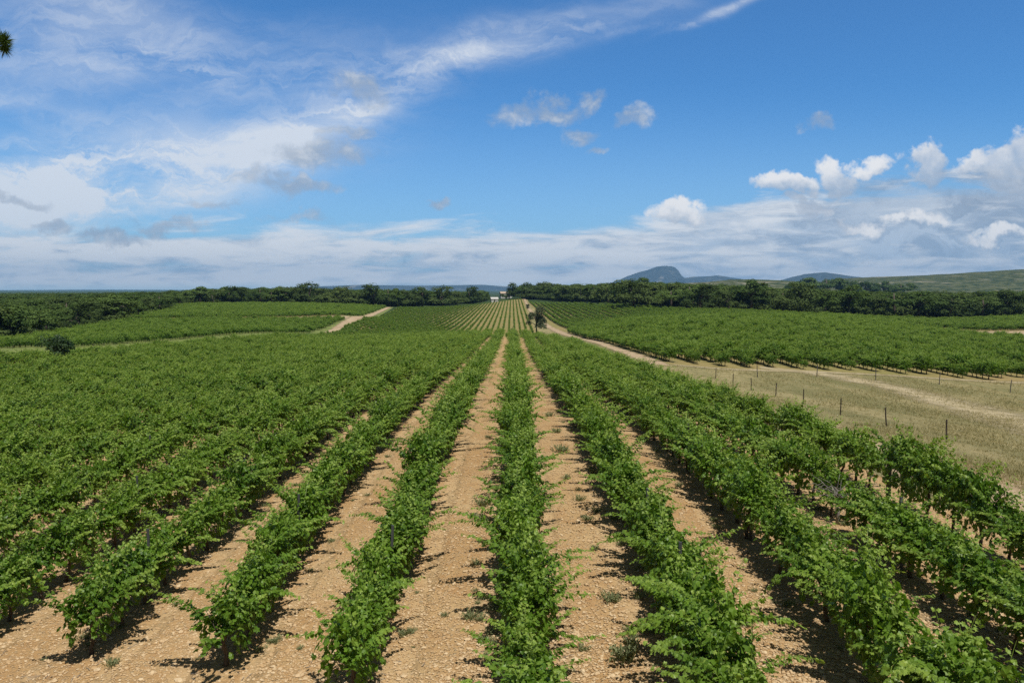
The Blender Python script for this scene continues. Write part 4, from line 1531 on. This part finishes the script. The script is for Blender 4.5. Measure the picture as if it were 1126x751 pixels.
c = nmix(t, isl, (0.42, 0.27, 0.13), (0.60, 0.465, 0.295))
c = nmix(t, n.step(.4, .7) * .4, c, (0.40, 0.26, 0.13))
principled(t, o, c, 0.9, 0.1)
M_chip = m
rs = np.random.default_rng(77)
N = 200000
yy = 9.5 * (48 / 9.5) ** (rs.random(N) ** 1.3)
xx = rs.uniform(-1, 1, N) * (yy * 0.67 + 1)
k = (xx < 11.2) & (np.abs(((xx - ROW0) / ROWS + .5) % 1 - .5) > 0.02)
xx, yy = xx[k], yy[k]
dens = np.abs(np.sin(xx * 0.9 + np.sin(yy * .7) * 1.3) * np.cos(yy * .55 + xx * .3))
k = rs.random(len(xx)) < 0.45 + 0.55 * dens
xx, yy = xx[k], yy[k]
n_ = len(xx)
sz = np.clip(rs.lognormal(math.log(0.0138), 0.44, n_), 0.007, 0.052)
sh = np.stack([rs.uniform(.8, 1.5, n_), rs.uniform(.7, 1.2, n_), rs.uniform(.35, .75, n_)], 1) * sz[:, None]
ang = rs.uniform(0, 6.28, n_)
V = ICO[None] * (1 + rs.normal(0, .16, (n_, 12, 1))) * sh[:, None]
ca, sa = np.cos(ang)[:, None], np.sin(ang)[:, None]
V = np.stack([V[..., 0] * ca - V[..., 1] * sa, V[..., 0] * sa + V[..., 1] * ca, V[..., 2]], -1)
V += np.stack([xx, yy, ground(xx, yy) + 0.012 + sh[:, 2] * .15], 1)[:, None]
F = (ICOF[None] + (np.arange(n_) * 12)[:, None, None]).reshape(-1, 3)
tag(link_mesh('gravel', mesh_np('gravel', V.reshape(-1, 3), F, M_chip)), 'loose pale limestone chips scattered on the soil between rows', None, None, 'stuff')

# prunings and withered leaves under the rows, low weeds along the vine line
rl = np.random.default_rng(91)
a = Acc()
for i in range(1500):
    y_ = 10 * (34 / 10) ** rl.random()
    k_ = rl.integers(-6, 5)
    x_ = ROW0 + ROWS * k_ + rl.normal(0, .42)
    if abs(x_) > y_ * .67 + 1:
        continue
    L_, q_ = rl.uniform(.05, .22), rl.uniform(0, 6.28)
    z_ = g1(x_, y_) + .022
    a.tube([(x_, y_, z_), (x_ + math.cos(q_) * L_, y_ + math.sin(q_) * L_, z_ + rl.uniform(-.004, .02))], [.005, .003], 4)
tag(link_mesh('prunings', a.mesh('prunings', M_dead)), 'thin grey prunings lying on the soil along the rows', None, None, 'stuff')
wv, wf, n0 = [], [], 0
src = WM[1]
sv_ = np.array([v.co[:] for v in src.vertices])
sf_ = np.array([p_.vertices[:] for p_ in src.polygons])
for i in range(420):
    y_ = 10.5 * (60 / 10.5) ** rl.random()
    k_ = rl.choice([0, 0, 0, 1, -1, 1, 2, 3, -2, -3])
    side_ = -1 if (k_ == 0 and rl.random() < .7) else rl.choice([-1, 1])
    x_ = ROW0 + ROWS * k_ + side_ * abs(rl.normal(.42, .22))
    q_, c_ = rl.uniform(0, 6.28), rl.uniform(.18, .75) ** 1.3
    R_ = np.array([[math.cos(q_), -math.sin(q_), 0], [math.sin(q_), math.cos(q_), 0], [0, 0, 1]])
    wv.append(sv_ @ R_.T * c_ + np.array([x_, y_, g1(x_, y_) + .005]))
    wf.append(sf_ + n0)
    n0 += len(sv_)
tag(link_mesh('undergrowth', mesh_np('undergrowth', np.concatenate(wv), np.concatenate(wf), M_weed)), 'sparse low weeds growing along the vine line', None, None, 'stuff')

# ------------------------------------------------------------------ air
HAZE = True
if HAZE:
    m, t, o = new_mat('haze_air')
    vol = t.nodes.new('ShaderNodeVolumePrincipled')
    vol.inputs['Color'].default_value = (0.30, 0.60, 1.0, 1)
    vol.inputs['Density'].default_value = 6.6e-5
    vol.inputs['Anisotropy'].default_value = 0.0
    t.links.new(vol.outputs[0], o.inputs['Volume'])
    a = Acc()
    zlo = min(float(GZ.min()), CAM_Z - 32) - 1
    a.box((-16500, -300, zlo), (16500, 13500, 380))
    tag(link_mesh('haze', a.mesh('haze', m)), 'thin blue summer air fading the far hills', None, None, 'stuff')
